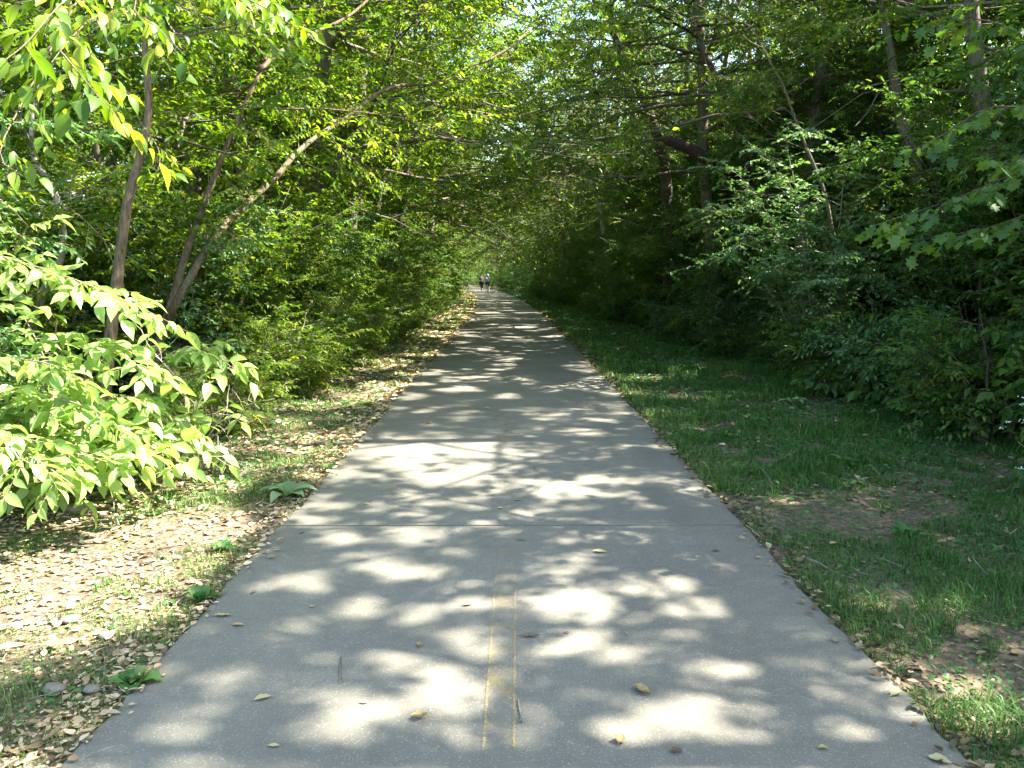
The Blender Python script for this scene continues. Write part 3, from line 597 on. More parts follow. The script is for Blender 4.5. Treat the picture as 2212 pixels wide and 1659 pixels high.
b3 = gnd(-4.9, 13.2)
custom('dark_leaning_tree', b3, 'dark trunk leaning right inside the left thicket below the arching limb', 'tree', [b3, P(570, 620, 13.2), P(630, 500, 13.2), P(660, 440, 13.2), P(710, 395, 13.3), P(735, 330, 13.4), P(800, 240, 13.6), P(850, 100, 13.8), P(870, -60, 14)],
  .07, hr, 'leaf_left', 'bark_dark', T_MID, zc=(3.4, 8), cr=3.2, nl=18, ns=7, ntw=7, leaf=.085, m=11)
# right side trunks
c0 = gnd(8.0, 13.6)
dead = lambda *pts: (pts, .022, .008)
custom('grey_trunk_tree', c0, 'tall grey trunk leaning left on the right bank with bare curved side branches', 'tree',
  [c0, P(2010, 480, 13.8), P(1990, 410, 13.8), P(1970, 340, 13.8), P(1950, 270, 13.8), P(1935, 200, 13.8), P(1925, 120, 13.8), P(1910, 40, 13.8), P(1900, -60, 13.9), P(1880, -250, 14), P(1870, -450, 14.2)],
  .145, hr, 'leaf_right', 'bark', T_MID, limbs=[dead(P(1938, 215, 13.7), P(1918, 192, 13.5), P(1898, 200, 13.3), P(1876, 240, 13.1), P(1845, 275, 12.9)), dead(P(1966, 335, 13.7), P(1945, 300, 13.5), P(1925, 302, 13.4), P(1905, 318, 13.3)),
      dead(P(1985, 405, 13.7), P(1950, 400, 13.5), P(1925, 370, 13.3), P(1905, 345, 13.2))], cull=True, zc=(7, 11.5), cr=4, nl=18, ns=7, ntw=7, leaf=.1, m=12)
c1 = gnd(9.6, 15.6)
custom('brown_trunk_tree', c1, 'slimmer brown trunk right of the tall grey trunk, half hidden by leaves', 'tree',
  [c1, P(2110, 500, 16), P(2114, 380, 16), P(2118, 250, 16), P(2120, 120, 16), P(2130, 0, 16), P(2140, -300, 16.2)], .10, hr, 'leaf_right', 'bark', T_MID, cull=True, zc=(6.5, 10), cr=3.4, nl=14, ns=7, ntw=6, leaf=.1, m=12)
for (x_, pxs, lab, rad) in [(6.9, (1836, 1832, 1828, 1838), 'dark reddish trunk standing left of the tall grey trunk', .12), (7.75, (1898, 1897, 1896, 1890), 'dark trunk between the reddish trunk and the tall grey trunk', .13)]:
    cb = gnd(x_+.1, 15.8); custom('dark_trunk_tree', cb, lab, 'tree', [cb, P(pxs[0], 480, 16), P(pxs[1], 380, 16), P(pxs[2], 250, 16), P(pxs[3], 80, 16.1), P(pxs[3]-10, -250, 16.2)], rad, hr, 'leaf_right', 'bark_dark', T_MID,
        cull=True, zc=(4.5, 10), cr=3.2, nl=16, ns=7, ntw=6, leaf=.1, m=12)
c4 = gnd(5.6, 12.8)
custom('pale_leaning_tree', c4, 'thin pale trunk leaning left above the sunlit honeysuckle on the right', 'tree',
  [c4, P(1815, 560, 12.6), P(1798, 500, 12.6), P(1785, 430, 12.6), P(1764, 370, 12.6), P(1738, 310, 12.6), P(1712, 240, 12.6), P(1690, 180, 12.6), P(1661, 130, 12.7), P(1625, 60, 12.8), P(1585, 0, 13), P(1540, -120, 13.2)],
  .036, hr, 'leaf_far', 'bark', T_MID, cull=True, zc=(2.6, 7.6), cr=2.6, nl=24, ns=7, ntw=7, leaf=.09, m=11)
c5 = gnd(6.3, 18.0)
custom('broken_limb_tree', c5, 'thick dark trunk behind the right hedge with a broken stub of a limb pointing left', 'tree',
  [c5, P(1690, 480, 18), P(1655, 420, 18), P(1620, 370, 18), P(1600, 300, 18), P(1560, 200, 18), P(1500, 60, 18.2), P(1450, -100, 18.5)], .2, hr, 'leaf_far', 'bark_dark', T_MID,
  limbs=[((P(1625, 380, 18), P(1575, 362, 17.6), P(1530, 345, 17.2), P(1490, 322, 16.9), P(1448, 305, 16.6), P(1438, 297, 16.5)), .17, .10)], cull=True, zc=(5.5, 10), cr=4.2, nl=20, ns=8, ntw=7, leaf=.1, m=12)
c6 = gnd(5.0, 24.6)
custom('overhanging_tree', c6, 'dark trunk high over the path at top centre with a level limb reaching right', 'tree',
  [c6, P(1440, 400, 24.5), P(1405, 250, 24.3), P(1350, 130, 24), P(1318, 40, 24), P(1330, -30, 24), P(1340, -160, 24)], .19, hr, 'leaf_left', 'bark_dark', T_MID,
  limbs=[((P(1310, 48, 24), P(1350, 50, 24.3), P(1400, 47, 24.6), P(1450, 52, 25)), .075, .03)], zc=(7, 12), cr=4.2, nl=18, ns=8, ntw=7, leaf=.1, m=12)
# bright pale limbs over the path in mid distance
for (x_, y_, pts, lab) in [(4.6, 34, [P(1290, 420, 34), P(1270, 395, 33.5), P(1200, 372, 32.5), P(1150, 378, 32), P(1090, 384, 31.5), P(1030, 382, 31)], 'small tree right of the path with a sunlit bare limb level over the path'),
                      (4.2, 46, [P(1250, 520, 46), P(1215, 490, 46), P(1180, 430, 46), P(1150, 420, 46), P(1080, 410, 46)], 'small tree with a brown leaning limb low over the far path')]:
    cb = gnd(x_, y_); custom('arching_tree', cb, lab, 'tree', [cb]+pts, .09, hr, 'leaf_far', 'bark_pale', T_MID, cull=True, zc=(3, 6), cr=2.4, nl=16, ns=6, ntw=6, leaf=.1, m=9)

# ------------------------------------------------------------------ bright large leaved bush, left foreground
def custom_shrub(name, base, label, cat, lines, lm, bk, tm, rng, grp=None, keep=None, more=None):
    base = np.asarray(base, float); r = empty(name, base, label, cat, grp); bb, lv = MB(), Leaves()
    for a in lines: spray(lv, bb, a[0], rng, **a[1])
    if more: more(bb)
    emit(r, (None, bb, lv.cat()), tm, M[lm], M[bk], base, keep=keep, world=True, names=('', 'stems', 'foliage')); return r
lb = gnd(-4.2, 5.9); L_ = lambda *p_: [lb]+list(p_)
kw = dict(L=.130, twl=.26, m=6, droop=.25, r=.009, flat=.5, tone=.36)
lines = []
for pts, n_, t0 in [((P(-40, 700, 5.73), P(-20, 560, 5.50), P(120, 590, 5.38), P(250, 640, 5.26), P(355, 690, 5.26)), 22, .5), ((P(120, 800, 5.62), P(120, 720, 5.38), P(125, 680, 5.26)), 7, .55),
                 ((P(150, 900, 5.73), P(200, 740, 5.38), P(280, 760, 5.26), P(340, 810, 5.26)), 16, .4), ((P(260, 950, 5.97), P(350, 780, 5.97), P(430, 750, 5.97), P(510, 800, 5.85)), 20, .45),
                 ((P(50, 950, 5.50), P(80, 860, 5.15), P(190, 880, 5.03), P(290, 930, 5.03)), 18, .4), ((P(60, 1000, 5.38), P(100, 960, 5.03), P(200, 990, 4.91), P(320, 990, 5.03)), 20, .35),
                 ((P(20, 1020, 5.38), P(20, 960, 4.91), P(90, 1000, 4.68), P(160, 1050, 4.68)), 16, .35), ((P(-60, 1000, 5.26), P(-40, 920, 4.80), P(20, 960, 4.56), P(60, 1030, 4.56)), 13, .35),
                 ((P(250, 960, 5.85), P(330, 900, 5.85), P(400, 910, 5.85), P(460, 960, 5.85)), 15, .4), ((P(-20, 850, 5.38), P(30, 780, 5.15), P(120, 790, 5.03), P(180, 820, 5.03)), 15, .35),
                 ((P(200, 1000, 5.62), P(270, 940, 5.50), P(340, 960, 5.38), P(400, 1010, 5.38)), 13, .4), ((P(100, 850, 6.20), P(60, 700, 6.20), P(0, 620, 6.08)), 14, .3), ((P(0, 800, 6.55), P(-60, 650, 6.32), P(60, 500, 6.08), P(-20, 420, 5.85)), 14, .3),
                 ((P(60, 900, 5.38), P(20, 840, 5.03), P(0, 860, 4.91)), 10, .3), ((P(120, 1040, 5.26), P(170, 1010, 5.03), P(230, 1040, 4.97)), 9, .4),
                 ((P(180, 920, 5.85), P(240, 860, 5.73), P(330, 870, 5.62)), 13, .4), ((P(300, 980, 6.20), P(420, 900, 6.32), P(530, 900, 6.43)), 11, .45)]:
    lines.append((L_(*pts), dict(kw, ntw=int(n_*1.45), t0=t0)))
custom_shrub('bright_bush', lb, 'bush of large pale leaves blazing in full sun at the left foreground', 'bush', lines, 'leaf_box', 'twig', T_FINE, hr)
lb2 = gnd(-4.3, 4.6)
put('small0', -4.1, 4.9, 1.0, .8, 'low dark green shrub under the sunlit bush at the left frame edge', 'shrub', None, 'leaf_bush', 'low_shrub', 'twig')
put('small1', -4.9, 6.4, 2.0, 1.2, 'small round leaved shrub behind the sunlit bush', 'shrub', None, 'leaf_bush', 'low_shrub', 'twig')
put('shrub1', -4.9, 5.2, 2.0, .95, 'round leaved shrub rising at the left frame edge behind the sunlit bush', 'shrub', None, 'leaf_bush', 'edge_shrub', 'twig')
put('shrub2', -6.3, 6.3, 1.0, 1.2, 'tall shrub filling the gap at the left frame edge behind the crooked trunk', 'shrub', None, 'leaf_left', 'edge_shrub', 'twig')
put('small0', -3.3, 6.6, 3.0, .8, 'low green shrub at the foot of the bare twigs', 'shrub', None, 'leaf_left', 'low_shrub', 'twig')
for q, (x, y, s_, lab) in enumerate([(-3.1, 8.3, .8, 'low leafy shrub at the front of the left hedge just past the bare twigs'), (-3.0, 10.8, .75, 'second low shrub spilling onto the left verge'), (-2.95, 14.2, .8, 'sunlit low shrub spilling onto the left verge farther on'), (-2.8, 19, .9, 'low shrub at the left verge edge before the distant stretch')]):
    put('small%d' % (q % 2), x, y, q*1.3, s_, lab, 'shrub', 'low shrubs along the left verge', 'leaf_left', 'low_shrub', 'twig')
for q, y in enumerate(np.arange(11, 60, 1.5)):
    put('small%d' % (q % 2), cx(y)-3.15-rl.uniform(0, .35), y, rl.uniform(0, 6), rl.uniform(.6, 1.0), 'low leafy seedling shrub at the foot of the left hedge', 'shrub', 'low shrubs at the foot of the left hedge', 'leaf_left', 'low_shrub', 'twig')
for q, y in enumerate(np.concatenate([[6.6, 7.8, 8.9, 10.1], np.arange(11.2, 30, 1.15), np.arange(30, 64, 1.9)])):
    put('small%d' % (q % 2), cx(y)+float(np.interp(y, [6, 12, 20, 30, 60], [5.3, 4.9, 4.6, 4.3, 3.3]))+rr.uniform(-.3, .5), y, rr.uniform(0, 6), rr.uniform(.6, 1.15), 'low shrub at the shaded foot of the right hedge', 'shrub', 'low shrubs at the foot of the right hedge', 'leaf_right' if q % 3 else 'leaf_bush', 'low_shrub', 'bark_dark')
# bare twigs
tw = gnd(-2.75, 6.3)
def bare(base, targets, rng, r=.009):
    bb = MB()
    for t_ in targets:
        q = smooth_line([base]+list(t_), 9)+rng.normal(0, .008, (9, 3)); bb.tube(q, r*(1-.75*np.linspace(0, 1, 9)), 5, cap=False)
        for k_ in range(7):
            p = samp(q, .3+.7*rng.random()); d = norm(norm(q[-1]-q[0])+rng.normal(0, .6, 3)); e_ = bend(p, d, rng.uniform(.12, .4), 4, rng, .2); bb.tube(e_, .0035*(1-.6*np.linspace(0, 1, 5)), 3, cap=False)
    return bb
r_ = empty('bare_twigs', tw, 'tangle of bare dead twigs sticking out beside the sunlit bush', 'dead branch')
bb = bare(tw, [(P(440, 960, 6.2), P(520, 900, 6.1), P(545, 840, 6.1)), (P(420, 900, 6.3), P(400, 850, 6.2), P(330, 810, 6.2)), (P(470, 990, 6.0), P(540, 950, 5.9)), (P(430, 880, 6.3), P(440, 820, 6.3)), (P(380, 1000, 5.9), P(460, 985, 5.8), P(530, 1000, 5.8)),
    (P(400, 860, 6.3), P(330, 760, 6.3), P(290, 700, 6.3)), (P(480, 900, 6.2), P(490, 830, 6.2))], hr)
bb.V = [v-tw for v in bb.V]; bb.build('twigs', M['bark_pale'], r_)

# ------------------------------------------------------------------ right side heroes
hb = gnd(5.0, 12.6)
H_ = dict(L=.074, twl=.38, m=12, droop=.12, r=.009, flat=.5, tone=.55)
hl = [([hb, P(1812, 570, 12.3), P(1790, 510, 12.1), P(1768, 440, 12.0), P(1752, 400, 12)], dict(H_, ntw=48, t0=.08))]
for tgt in [(1600, 420), (1560, 350), (1640, 330), (1700, 300), (1820, 330), (1880, 390), (1900, 470), (1860, 540), (1680, 400), (1620, 500), (1560, 460), (1700, 560), (1640, 600), (1760, 620), (1830, 600), (1540, 560), (1900, 600), (1960, 520), (1740, 480)]:
    m0 = P((tgt[0]+1790)/2+hr.normal(0, 20), (tgt[1]+640)/2-20, 12.3+hr.normal(0, .3)); hl.append(([hb, m0, P(tgt[0], tgt[1], 12.0+hr.uniform(-.9, .6)), P(tgt[0]+hr.normal(0, 30), tgt[1]+hr.uniform(-30, 40), 11.7+hr.uniform(-1, .5))], dict(H_, ntw=48, t0=.08)))
custom_shrub('honeysuckle_shrub', hb, 'large shrub of small round leaves catching the sun at right, pale crooked stem', 'shrub', hl, 'leaf_bush', 'bark_pale', T_OVAL, hr)
# overhanging lobed leaf branch from a tree just outside the frame
mbs = gnd(4.9, 4.1)
def exm(lv, bb):
    o = P(2300, 330, 4.8)
    for pts, n_ in [([P(2330, 250, 4.9), P(2150, 230, 4.8), P(2040, 290, 4.8), P(1960, 330, 4.8)], 16), ([P(2330, 330, 4.8), P(2180, 380, 4.7), P(2060, 430, 4.7), P(1880, 490, 4.8)], 22),
                    ([P(2330, 150, 5), P(2180, 60, 5), P(2060, 40, 5.1), P(1980, 90, 5.2)], 16), ([P(2330, 420, 4.6), P(2200, 470, 4.6), P(2100, 500, 4.7), P(1960, 520, 4.8)], 14), ([P(2330, 300, 4.6), P(2230, 330, 4.4), P(2130, 380, 4.4)], 12),
                    ([P(2330, 20, 5), P(2230, -20, 5), P(2100, -40, 5)], 12)]:
        spray(lv, bb, pts, hr, .085, n_, .2, 4, .5, .5, .007)
custom('lobed_leaf_tree', mbs, 'tree outside the right frame edge whose lobed leaves hang into the picture', 'tree', [mbs, mbs+[0, .1, 1.5], P(2420, 330, 4.8), P(2410, 100, 4.9), P(2440, -300, 5), P(2430, -700, 5.2)], .09, hr, 'leaf_right', 'bark_dark', T_LOBE,
  extra=exm, cull=True, zc=(4.2, 6.2), cr=2.0, nl=10, ns=5, ntw=5, leaf=.10, m=7)
# dark broad leaved undergrowth on the right
for q, (x, y, lab) in enumerate([(5.2, 7.4, 'dark broad leaved weed clump at the foot of the right bank behind the white flowers'), (4.9, 9.0, 'dark broad leaved clump with yellowing leaves left of the white flowers'), (5.5, 5.9, 'broad leaved clump filling the right frame edge in deep shade'), (4.8, 10.4, 'broad leaved clump in front of the honeysuckle foot'), (6.0, 8.4, 'taller broad leaved clump between the bank shrubs, behind the yellowing one')]):
    b_ = gnd(x, y); ls = []
    for k_ in range(24):
        a = k_*2.4; r2 = hr.uniform(.2, .95); h_ = hr.uniform(.15, 1.35); ls.append(([b_, b_+[r2*.5*math.cos(a), r2*.5*math.sin(a), h_*.7], b_+[r2*math.cos(a), r2*math.sin(a), h_]], dict(L=.13, twl=.2, m=4, droop=.45, r=.007, ntw=8, t0=.25, tone=.35, flat=.4)))
    custom_shrub('weed_clump', b_, lab, 'undergrowth', ls, 'leaf_right', 'bark_dark', T_FINE, hr, 'broad leaved clumps on the right verge')
M['petal'] = plain('white_petal', (.75, .77, .72), .7)
def flowering(x, y, label, stems, h0, nclus, seed):
    b_ = gnd(x, y); rng = rg(seed); r = empty('flowering_plant', b_, label, 'plant', 'white flowered plants'); bb, lv = MB(), Leaves(); tips = []
    for k_ in range(stems):
        a = k_*2.4+rng.random(); h_ = h0*rng.uniform(.55, 1.1); rr_ = rng.uniform(.1, .38); e_ = b_+[rr_*math.cos(a), rr_*math.sin(a), h_]
        spray(lv, bb, [b_, b_+[rr_*.3*math.cos(a), rr_*.3*math.sin(a), h_*.6], e_], rng, .085, 9, .1, 2, .4, .3, .004, t0=.2); tips.append(e_)
    emit(r, (None, bb, lv.cat()), T_FINE, M['leaf_right'], M['weed'], b_, world=True, names=('', 'stems', 'foliage'))
    for k_ in range(nclus):
        c = tips[k_ % len(tips)]-b_+rng.normal(0, .035, 3)+[0, 0, .02]; fm = MB()
        for _ in range(9):
            o = c+rng.normal(0, .016, 3)*[1, 1, .5]; a = np.arange(6)*np.pi/3; rr_ = .0075
            ring = np.stack([np.cos(a)*rr_, np.sin(a)*rr_, np.full(6, .002)], 1)+o; V = np.concatenate([ring, [o+[0, 0, .006]], [o-[0, 0, .006]]])
            fm.add(V, np.array([[i_, (i_+1) % 6, 6] for i_ in range(6)]+[[(i_+1) % 6, i_, 7] for i_ in range(6)]))
        fm.build('flower', M['petal'], r)
flowering(4.35, 6.2, 'leafy plant covered in clusters of small white flowers at the right frame edge', 12, .62, 20, 1)
flowering(4.05, 5.75, 'smaller white flowered plant at the lower right frame edge in front of the clusters', 6, .42, 7, 2)
flowering(4.6, 8.4, 'plant with a single white flower cluster in deep shade behind the others', 4, .6, 2, 3)

# ------------------------------------------------------------------ verge plants
def rosette(name, x, y, label, n, L, W, rng, mat, up=.5, grp=None, size_var=.4):
    """ground rosette of broad leaves"""
    b_ = gnd(x, y)+[0, 0, .04]; r = empty(name, b_, label, 'plant', grp)
    for k_ in range(n):
        a = k_*2.4+rng.normal(0, .15); l = L*(1-size_var*rng.random())*(1 if k_ < n*.6 else .6); el = (up+.5*k_/n)*rng.uniform(.7, 1.3)
        t = np.linspace(0, 1, 9); wd = W*l/L*np.sin(np.pi*np.clip(t*.93+.07, 0, 1)**.8)*(.35+.65*np.minimum(1, t*3))
        rad = l*t*math.cos(el); z = l*t*math.sin(el)-l*.45*t**2.4+.006
        ca, sa = math.cos(a), math.sin(a); C_ = np.stack([rad*ca, rad*sa, z], 1); S_ = np.array([-sa, ca, 0])
        rows = [C_+S_*wd[:, None]*f+np.array([0, 0, 1])*(abs(f)*wd*.35+rng.normal(0, .003, 9))[:, None] for f in (-1, -.5, 0, .5, 1)]
        V = np.concatenate(rows); i_ = (np.arange(4)[:, None]*9+np.arange(8)[None]).reshape(-1)
        mesh('leaf', V, np.stack([i_, i_+9, i_+10, i_+1], 1), mat, r, np.full(len(V), rng.random()), True)
vr = rg(400)
def gp(px, py): g = G(px, py); return g[0], g[1]
rosette('mullein_plant', *gp(622, 1072), 'grey green rosette of large felted leaves at the left edge of the path', 10, .40, .075, vr, M['mullein'], .5)
rosette('mullein_plant', *gp(1742, 832), 'pale broad leaf rosette standing in the right verge near the hedge foot', 9, .42, .08, vr, M['mullein'], .6)
rosette('mullein_plant', *gp(1712, 872), 'broad leaf rosette in the right verge just in front of a similar one', 9, .38, .075, vr, M['mullein'], .5)
rosette('violet_plant', *gp(432, 1300), 'small clump of rounded green leaves at the left path edge', 8, .17, .05, vr, M['weed'], .9)
rosette('violet_plant', *gp(290, 1480), 'bright green heart leaved clump at the lower left path edge', 10, .17, .055, vr, M['weed'], .8)
rosette('violet_plant', *gp(480, 1190), 'green round leaf clump beside the sunlit ground at left', 8, .18, .055, vr, M['weed'], .6)
rosette('plantain_plant', *gp(712, 1018), 'small leafy rosette past the felted plant on the left path edge', 8, .18, .036, vr, M['weed'], .6)
for q, (a, b_, lab) in enumerate([(1500, 800, 'lettuce green rosette on the right verge nearest the hedge shade'), (1475, 745, 'light green rosette lit by a fleck on the right verge'), (1640, 920, 'leafy dandelion rosette in the middle of the right verge'),
    (1560, 950, 'dandelion rosette on the right verge close to the path'), (1830, 1010, 'jagged leaf rosette below the flowering plants'), (1960, 1170, 'flat leaf rosette in the shaded right verge grass'), (1540, 860, 'small dandelion rosette beyond the bare soil patch')]):
    rosette('weed_rosette', *gp(a, b_), lab, 12, .26, .036, vr, M['weed'], .6, 'leaf rosettes in the right verge')

# ------------------------------------------------------------------ grass, weeds and dry leaves (nobody could count them)
def scatter(n, rng, y0, y1, ulo, uhi, pw=1.0):
    y = y0*(y1/y0)**rng.random(n); u = rng.uniform(0, 1, n)**pw; return ulo+(uhi-ulo)*u, y
def grass_mesh(rng):
    parts = []
    for side, n, lo, hi in ((1, 300000, HW+.0, 6.2), (-1, 110000, HW+.0, 4.2)):
        u, y = scatter(n, rng, 1.6, 90, lo, hi); x = cx(y)+side*u
        pn = fbm(x*1.6+9, y*1.6, 61)+.35*(vnoise(x*6, y*6, 62)-.5)
        edge = np.exp(-((u-HW-.22)/.25)**2)
        if side > 0: th = np.where(u < 2.6, .46, .37)-.15*edge+.28*(u > 5.2)
        else: th = .57-.18*edge+.08*(u > 3.0)+np.where(y < 3.4, -.14, 0)+.10*((y > 3.5) & (y < 5.2) & (u > 1.8))
        ok = pn > th; x, y, u = x[ok], y[ok], u[ok]; s_ = np.clip(y/4.5, .75, 9)**.75; k = len(x)
        h = rng.uniform(.018, .075 if side > 0 else .05, k)*np.where(fbm(x*2.5, y*2.5, 66) > .6, 1.7, 1)*s_**.45; wd = rng.uniform(.0016, .0032, k)*s_
        a = rng.uniform(0, 6.283, k); le = rng.uniform(.2, 1.4, k); b = np.stack([x, y, gz(x, y)-.004], 1)
        d = np.stack([np.cos(a), np.sin(a), 0*a], 1); s = np.stack([-np.sin(a), np.cos(a), 0*a], 1)*wd[:, None]; Z = np.array([0, 0, 1.])
        m1 = b+d*(h*le*.3)[:, None]+Z*(h*.6)[:, None]; tp = b+d*(h*le)[:, None]+Z*(h*(1-.25*le))[:, None]
        V = np.stack([b-s, b+s, m1+s*.8, m1-s*.8, tp], 1).reshape(-1, 3); i_ = np.arange(k)[:, None]*5
        tone = (.25 if side > 0 else .35)+.35*(fbm(x*.9, y*.9, 70)-.4)+rng.normal(0, .13, k)+(.35*edge[ok] if True else 0)*rng.random(k)+(.15 if side < 0 else 0)
        parts.append((V, i_, np.repeat(tone, 5)))
    off = 0; VV = []; Q = []; T3 = []; TT = []
    for V, i_, t in parts:
        VV.append(V); Q.append(i_+[0, 1, 2, 3]+off); T3.append(i_+[3, 2, 4]+off); TT.append(t); off += len(V)
    tag(mesh('grass', np.concatenate(VV), [np.concatenate(Q), np.concatenate(T3)], M['grass'], None, np.concatenate(TT)), 'short patchy grass along both verges of the path', 'grass', kind='stuff')
grass_mesh(rg(500))
def ground_leaves(name, rng, spec, mat, tm, size, tone, label, cat, th, seed, flat=.35, lift=.0, up=.12, path=False):
    A = Leaves()
    for side, n, lo, hi, dth, y1 in spec:
        u, y = scatter(n, rng, 1.5, y1, lo, hi); x = cx(y)+side*u
        ok = fbm(x*1.3, y*1.3, seed)+.3*(rng.random(n)-.5)-.22*np.exp(-((u-HW-.08)/.14)**2)*(-1 if cat == 'dry leaves' else 1) > th+dth+(.14 if cat != 'dry leaves' else -.1)*((side < 0) & (y > 3.3) & (y < 5.2) & (u > 1.75)); x, y = x[ok], y[ok]; k = len(x)
        s_ = np.clip(y/5, .8, 6)**.7; a = rng.uniform(0, 6.283, k)
        p = np.stack([x, y, np.where(np.abs(x-cx(y)) < HW+.02, TOP+.004, gz(x, y)+lift)+rng.uniform(0, .012, k)*s_], 1); d = np.stack([np.cos(a), np.sin(a), up+rng.normal(0, .15, k)], 1)
        A.add(p, norm(d), norm(np.array([0, 0, 1.])+rng.normal(0, flat, (k, 3))), size*(.35+1.2*rng.random(k)**2)*s_, tone+((.20 if side < 0 else -.16) if cat == 'dry leaves' else 0)+rng.normal(0, .20, k))  # strong sun on the left put into a lighter litter tone; right side darker
    p, d, n_, L, t = A.cat(); V, F, T = leafmesh(p, d, n_, L, t, tm); tag(mesh(name, V, F, mat, None, T), label, cat, kind='stuff')
T_DRY = (T_FINE[0]*[1, 1.15, 1]+np.array([[0, 0, .0]]), T_FINE[1]); _q = T_DRY[0].copy(); _q[:, 2] = .9*_q[:, 1]**2*2+.35*(_q[:, 0]-.5)**2; T_DRY = (_q, T_DRY[1])
ground_leaves('leaf_litter', rg(510), [(-1, 48000, HW+.01, 5.0, -.02, 80), (1, 26000, HW+.01, 8.5, .11, 80), (1, 2600, HW-.01, HW+.24, -.12, 40), (-1, 3000, HW-.01, HW+.24, -.12, 40), (1, 420, HW-.10, HW+.02, .12, 30), (-1, 420, HW-.10, HW+.02, .12, 30)], M['litter'], T_DRY, .043, .45, 'brown dry fallen leaves covering both verges', 'dry leaves', .34, 81)
ground_leaves('ground_cover', rg(520), [(-1, 60000, HW+.03, 4.6, -.03, 60), (1, 130000, HW+.05, 7.5, -.10, 70)], M['weed'], T_OVAL, .026, .45, 'small leaved weeds and clover carpeting the verges', 'ground cover', .46, 91, .5, .012, .35)
tr_ = rg(530); tb_ = MB()
for _ in range(420):
    s_ = 1 if tr_.random() < .5 else -1; y = 1.8*(30/1.8)**tr_.random(); x = cx(y)+s_*tr_.uniform(HW+.04, 5 if s_ > 0 else 3.6); a = tr_.uniform(0, 6.28); l = tr_.uniform(.05, .28)
    p = bend([x, y, float(gz(x, y))+.012], [math.cos(a), math.sin(a), .05], l, 4, tr_, .15); tb_.tube(p, tr_.uniform(.0015, .004), 4, cap=False)
tag(tb_.build('twig_litter', M['bark_pale']), 'thin grey broken twigs strewn over both verges', 'twigs', kind='stuff')
M['stone'] = plain('pale_stone', (.20, .17, .13), .9, var=.35)
for q, (a, b_, s_, lab) in enumerate([(150, 1345, .045, 'pale stone in the leaf litter at left'), (228, 1376, .04, 'whitish stone right of the first in the left verge'), (120, 1490, .05, 'grey stone at the lower left'), (200, 1490, .04, 'small grey stone beside the grey stone at lower left'), (165, 1105, .09, 'white flat stone at the foot of the sunlit bush')]):
    g_ = gp(a, b_); mb = MB(); n_ = 8
    th_, ph_ = np.meshgrid(np.linspace(.05, np.pi-.05, 6), np.arange(n_)*2*np.pi/n_, indexing='ij'); rr_ = s_*(.8+.4*vr.random(th_.shape))
    V = np.stack([rr_*np.sin(th_)*np.cos(ph_), rr_*.8*np.sin(th_)*np.sin(ph_), rr_*.45*np.cos(th_)], -1).reshape(-1, 3)
    F = [[i_*n_+j, i_*n_+(j+1) % n_, (i_+1)*n_+(j+1) % n_, (i_+1)*n_+j] for i_ in range(5) for j in range(n_)]; mb.add(V, np.array(F)); mb.add(V[:n_], [list(range(n_))[::-1]]); mb.add(V[-n_:], [list(range(n_))])
    o = mb.build('stone', M['stone'], loc=(g_[0], g_[1], float(gz(*g_))+.012)); tag(o, lab, 'stone', 'stones in the left verge')

# ------------------------------------------------------------------ single fallen leaves on the path
def fallen(px, py, L, wid, rz, col, label, curl=.5, on=TOP, name='fallen_leaf', grp='fallen leaves on the path'):
    L *= .86
    g_ = G(px, py, TOP); n1, n2 = 11, 7; t = np.linspace(0, 1, n1); V = []
    wd = wid*np.sin(np.pi*np.clip(t, .03, .985)**.85); rng = rg(int(px*7+py)); cz = rng.uniform(.5, 1.3)*curl
    for f in np.linspace(-1, 1, n2):
        ser = (1+.10*np.sin(t*60+f))*f
        V.append(np.stack([(t-.5)*L, wd*L*ser, L*(cz*.55*wd*abs(f)**1.6*(1+.6*math.copysign(1, f)*math.sin(px))+.35*curl*(t-.5)**2*math.cos(py)+.02*rng.normal(0, 1, n1)*curl)], 1))
    V = np.concatenate(V); V[:, 2] -= V[:, 2].min()-.0025
    i_ = (np.arange(n2-1)[:, None]*n1+np.arange(n1-1)[None]).reshape(-1); F = np.stack([i_, i_+1, i_+n1+1, i_+n1], 1)
    st = MB(); tone = {'y': .85, 't': .5, 'b': .2, 'd': .05, 'w': .95}[col]
    st.add(V, F, tone+.06*np.repeat(rng.normal(0, 1, n2), n1))
    st.tube([[-.5*L, 0, V[:, 2][3*n1]], [-.62*L, .04*L, .006], [-.75*L, .06*L, .004]], .0012, 4, tone*.6)
    z = TOP+.002 if on is TOP else float(gz(g_[0], g_[1]))+.03
    o = st.build(name, M['yleaf'] if col in 'ywt' else M['litter'], smooth=True, loc=(g_[0], g_[1], z)); o.rotation_euler = (0, 0, R(rz)); tag(o, label, 'leaf', grp)
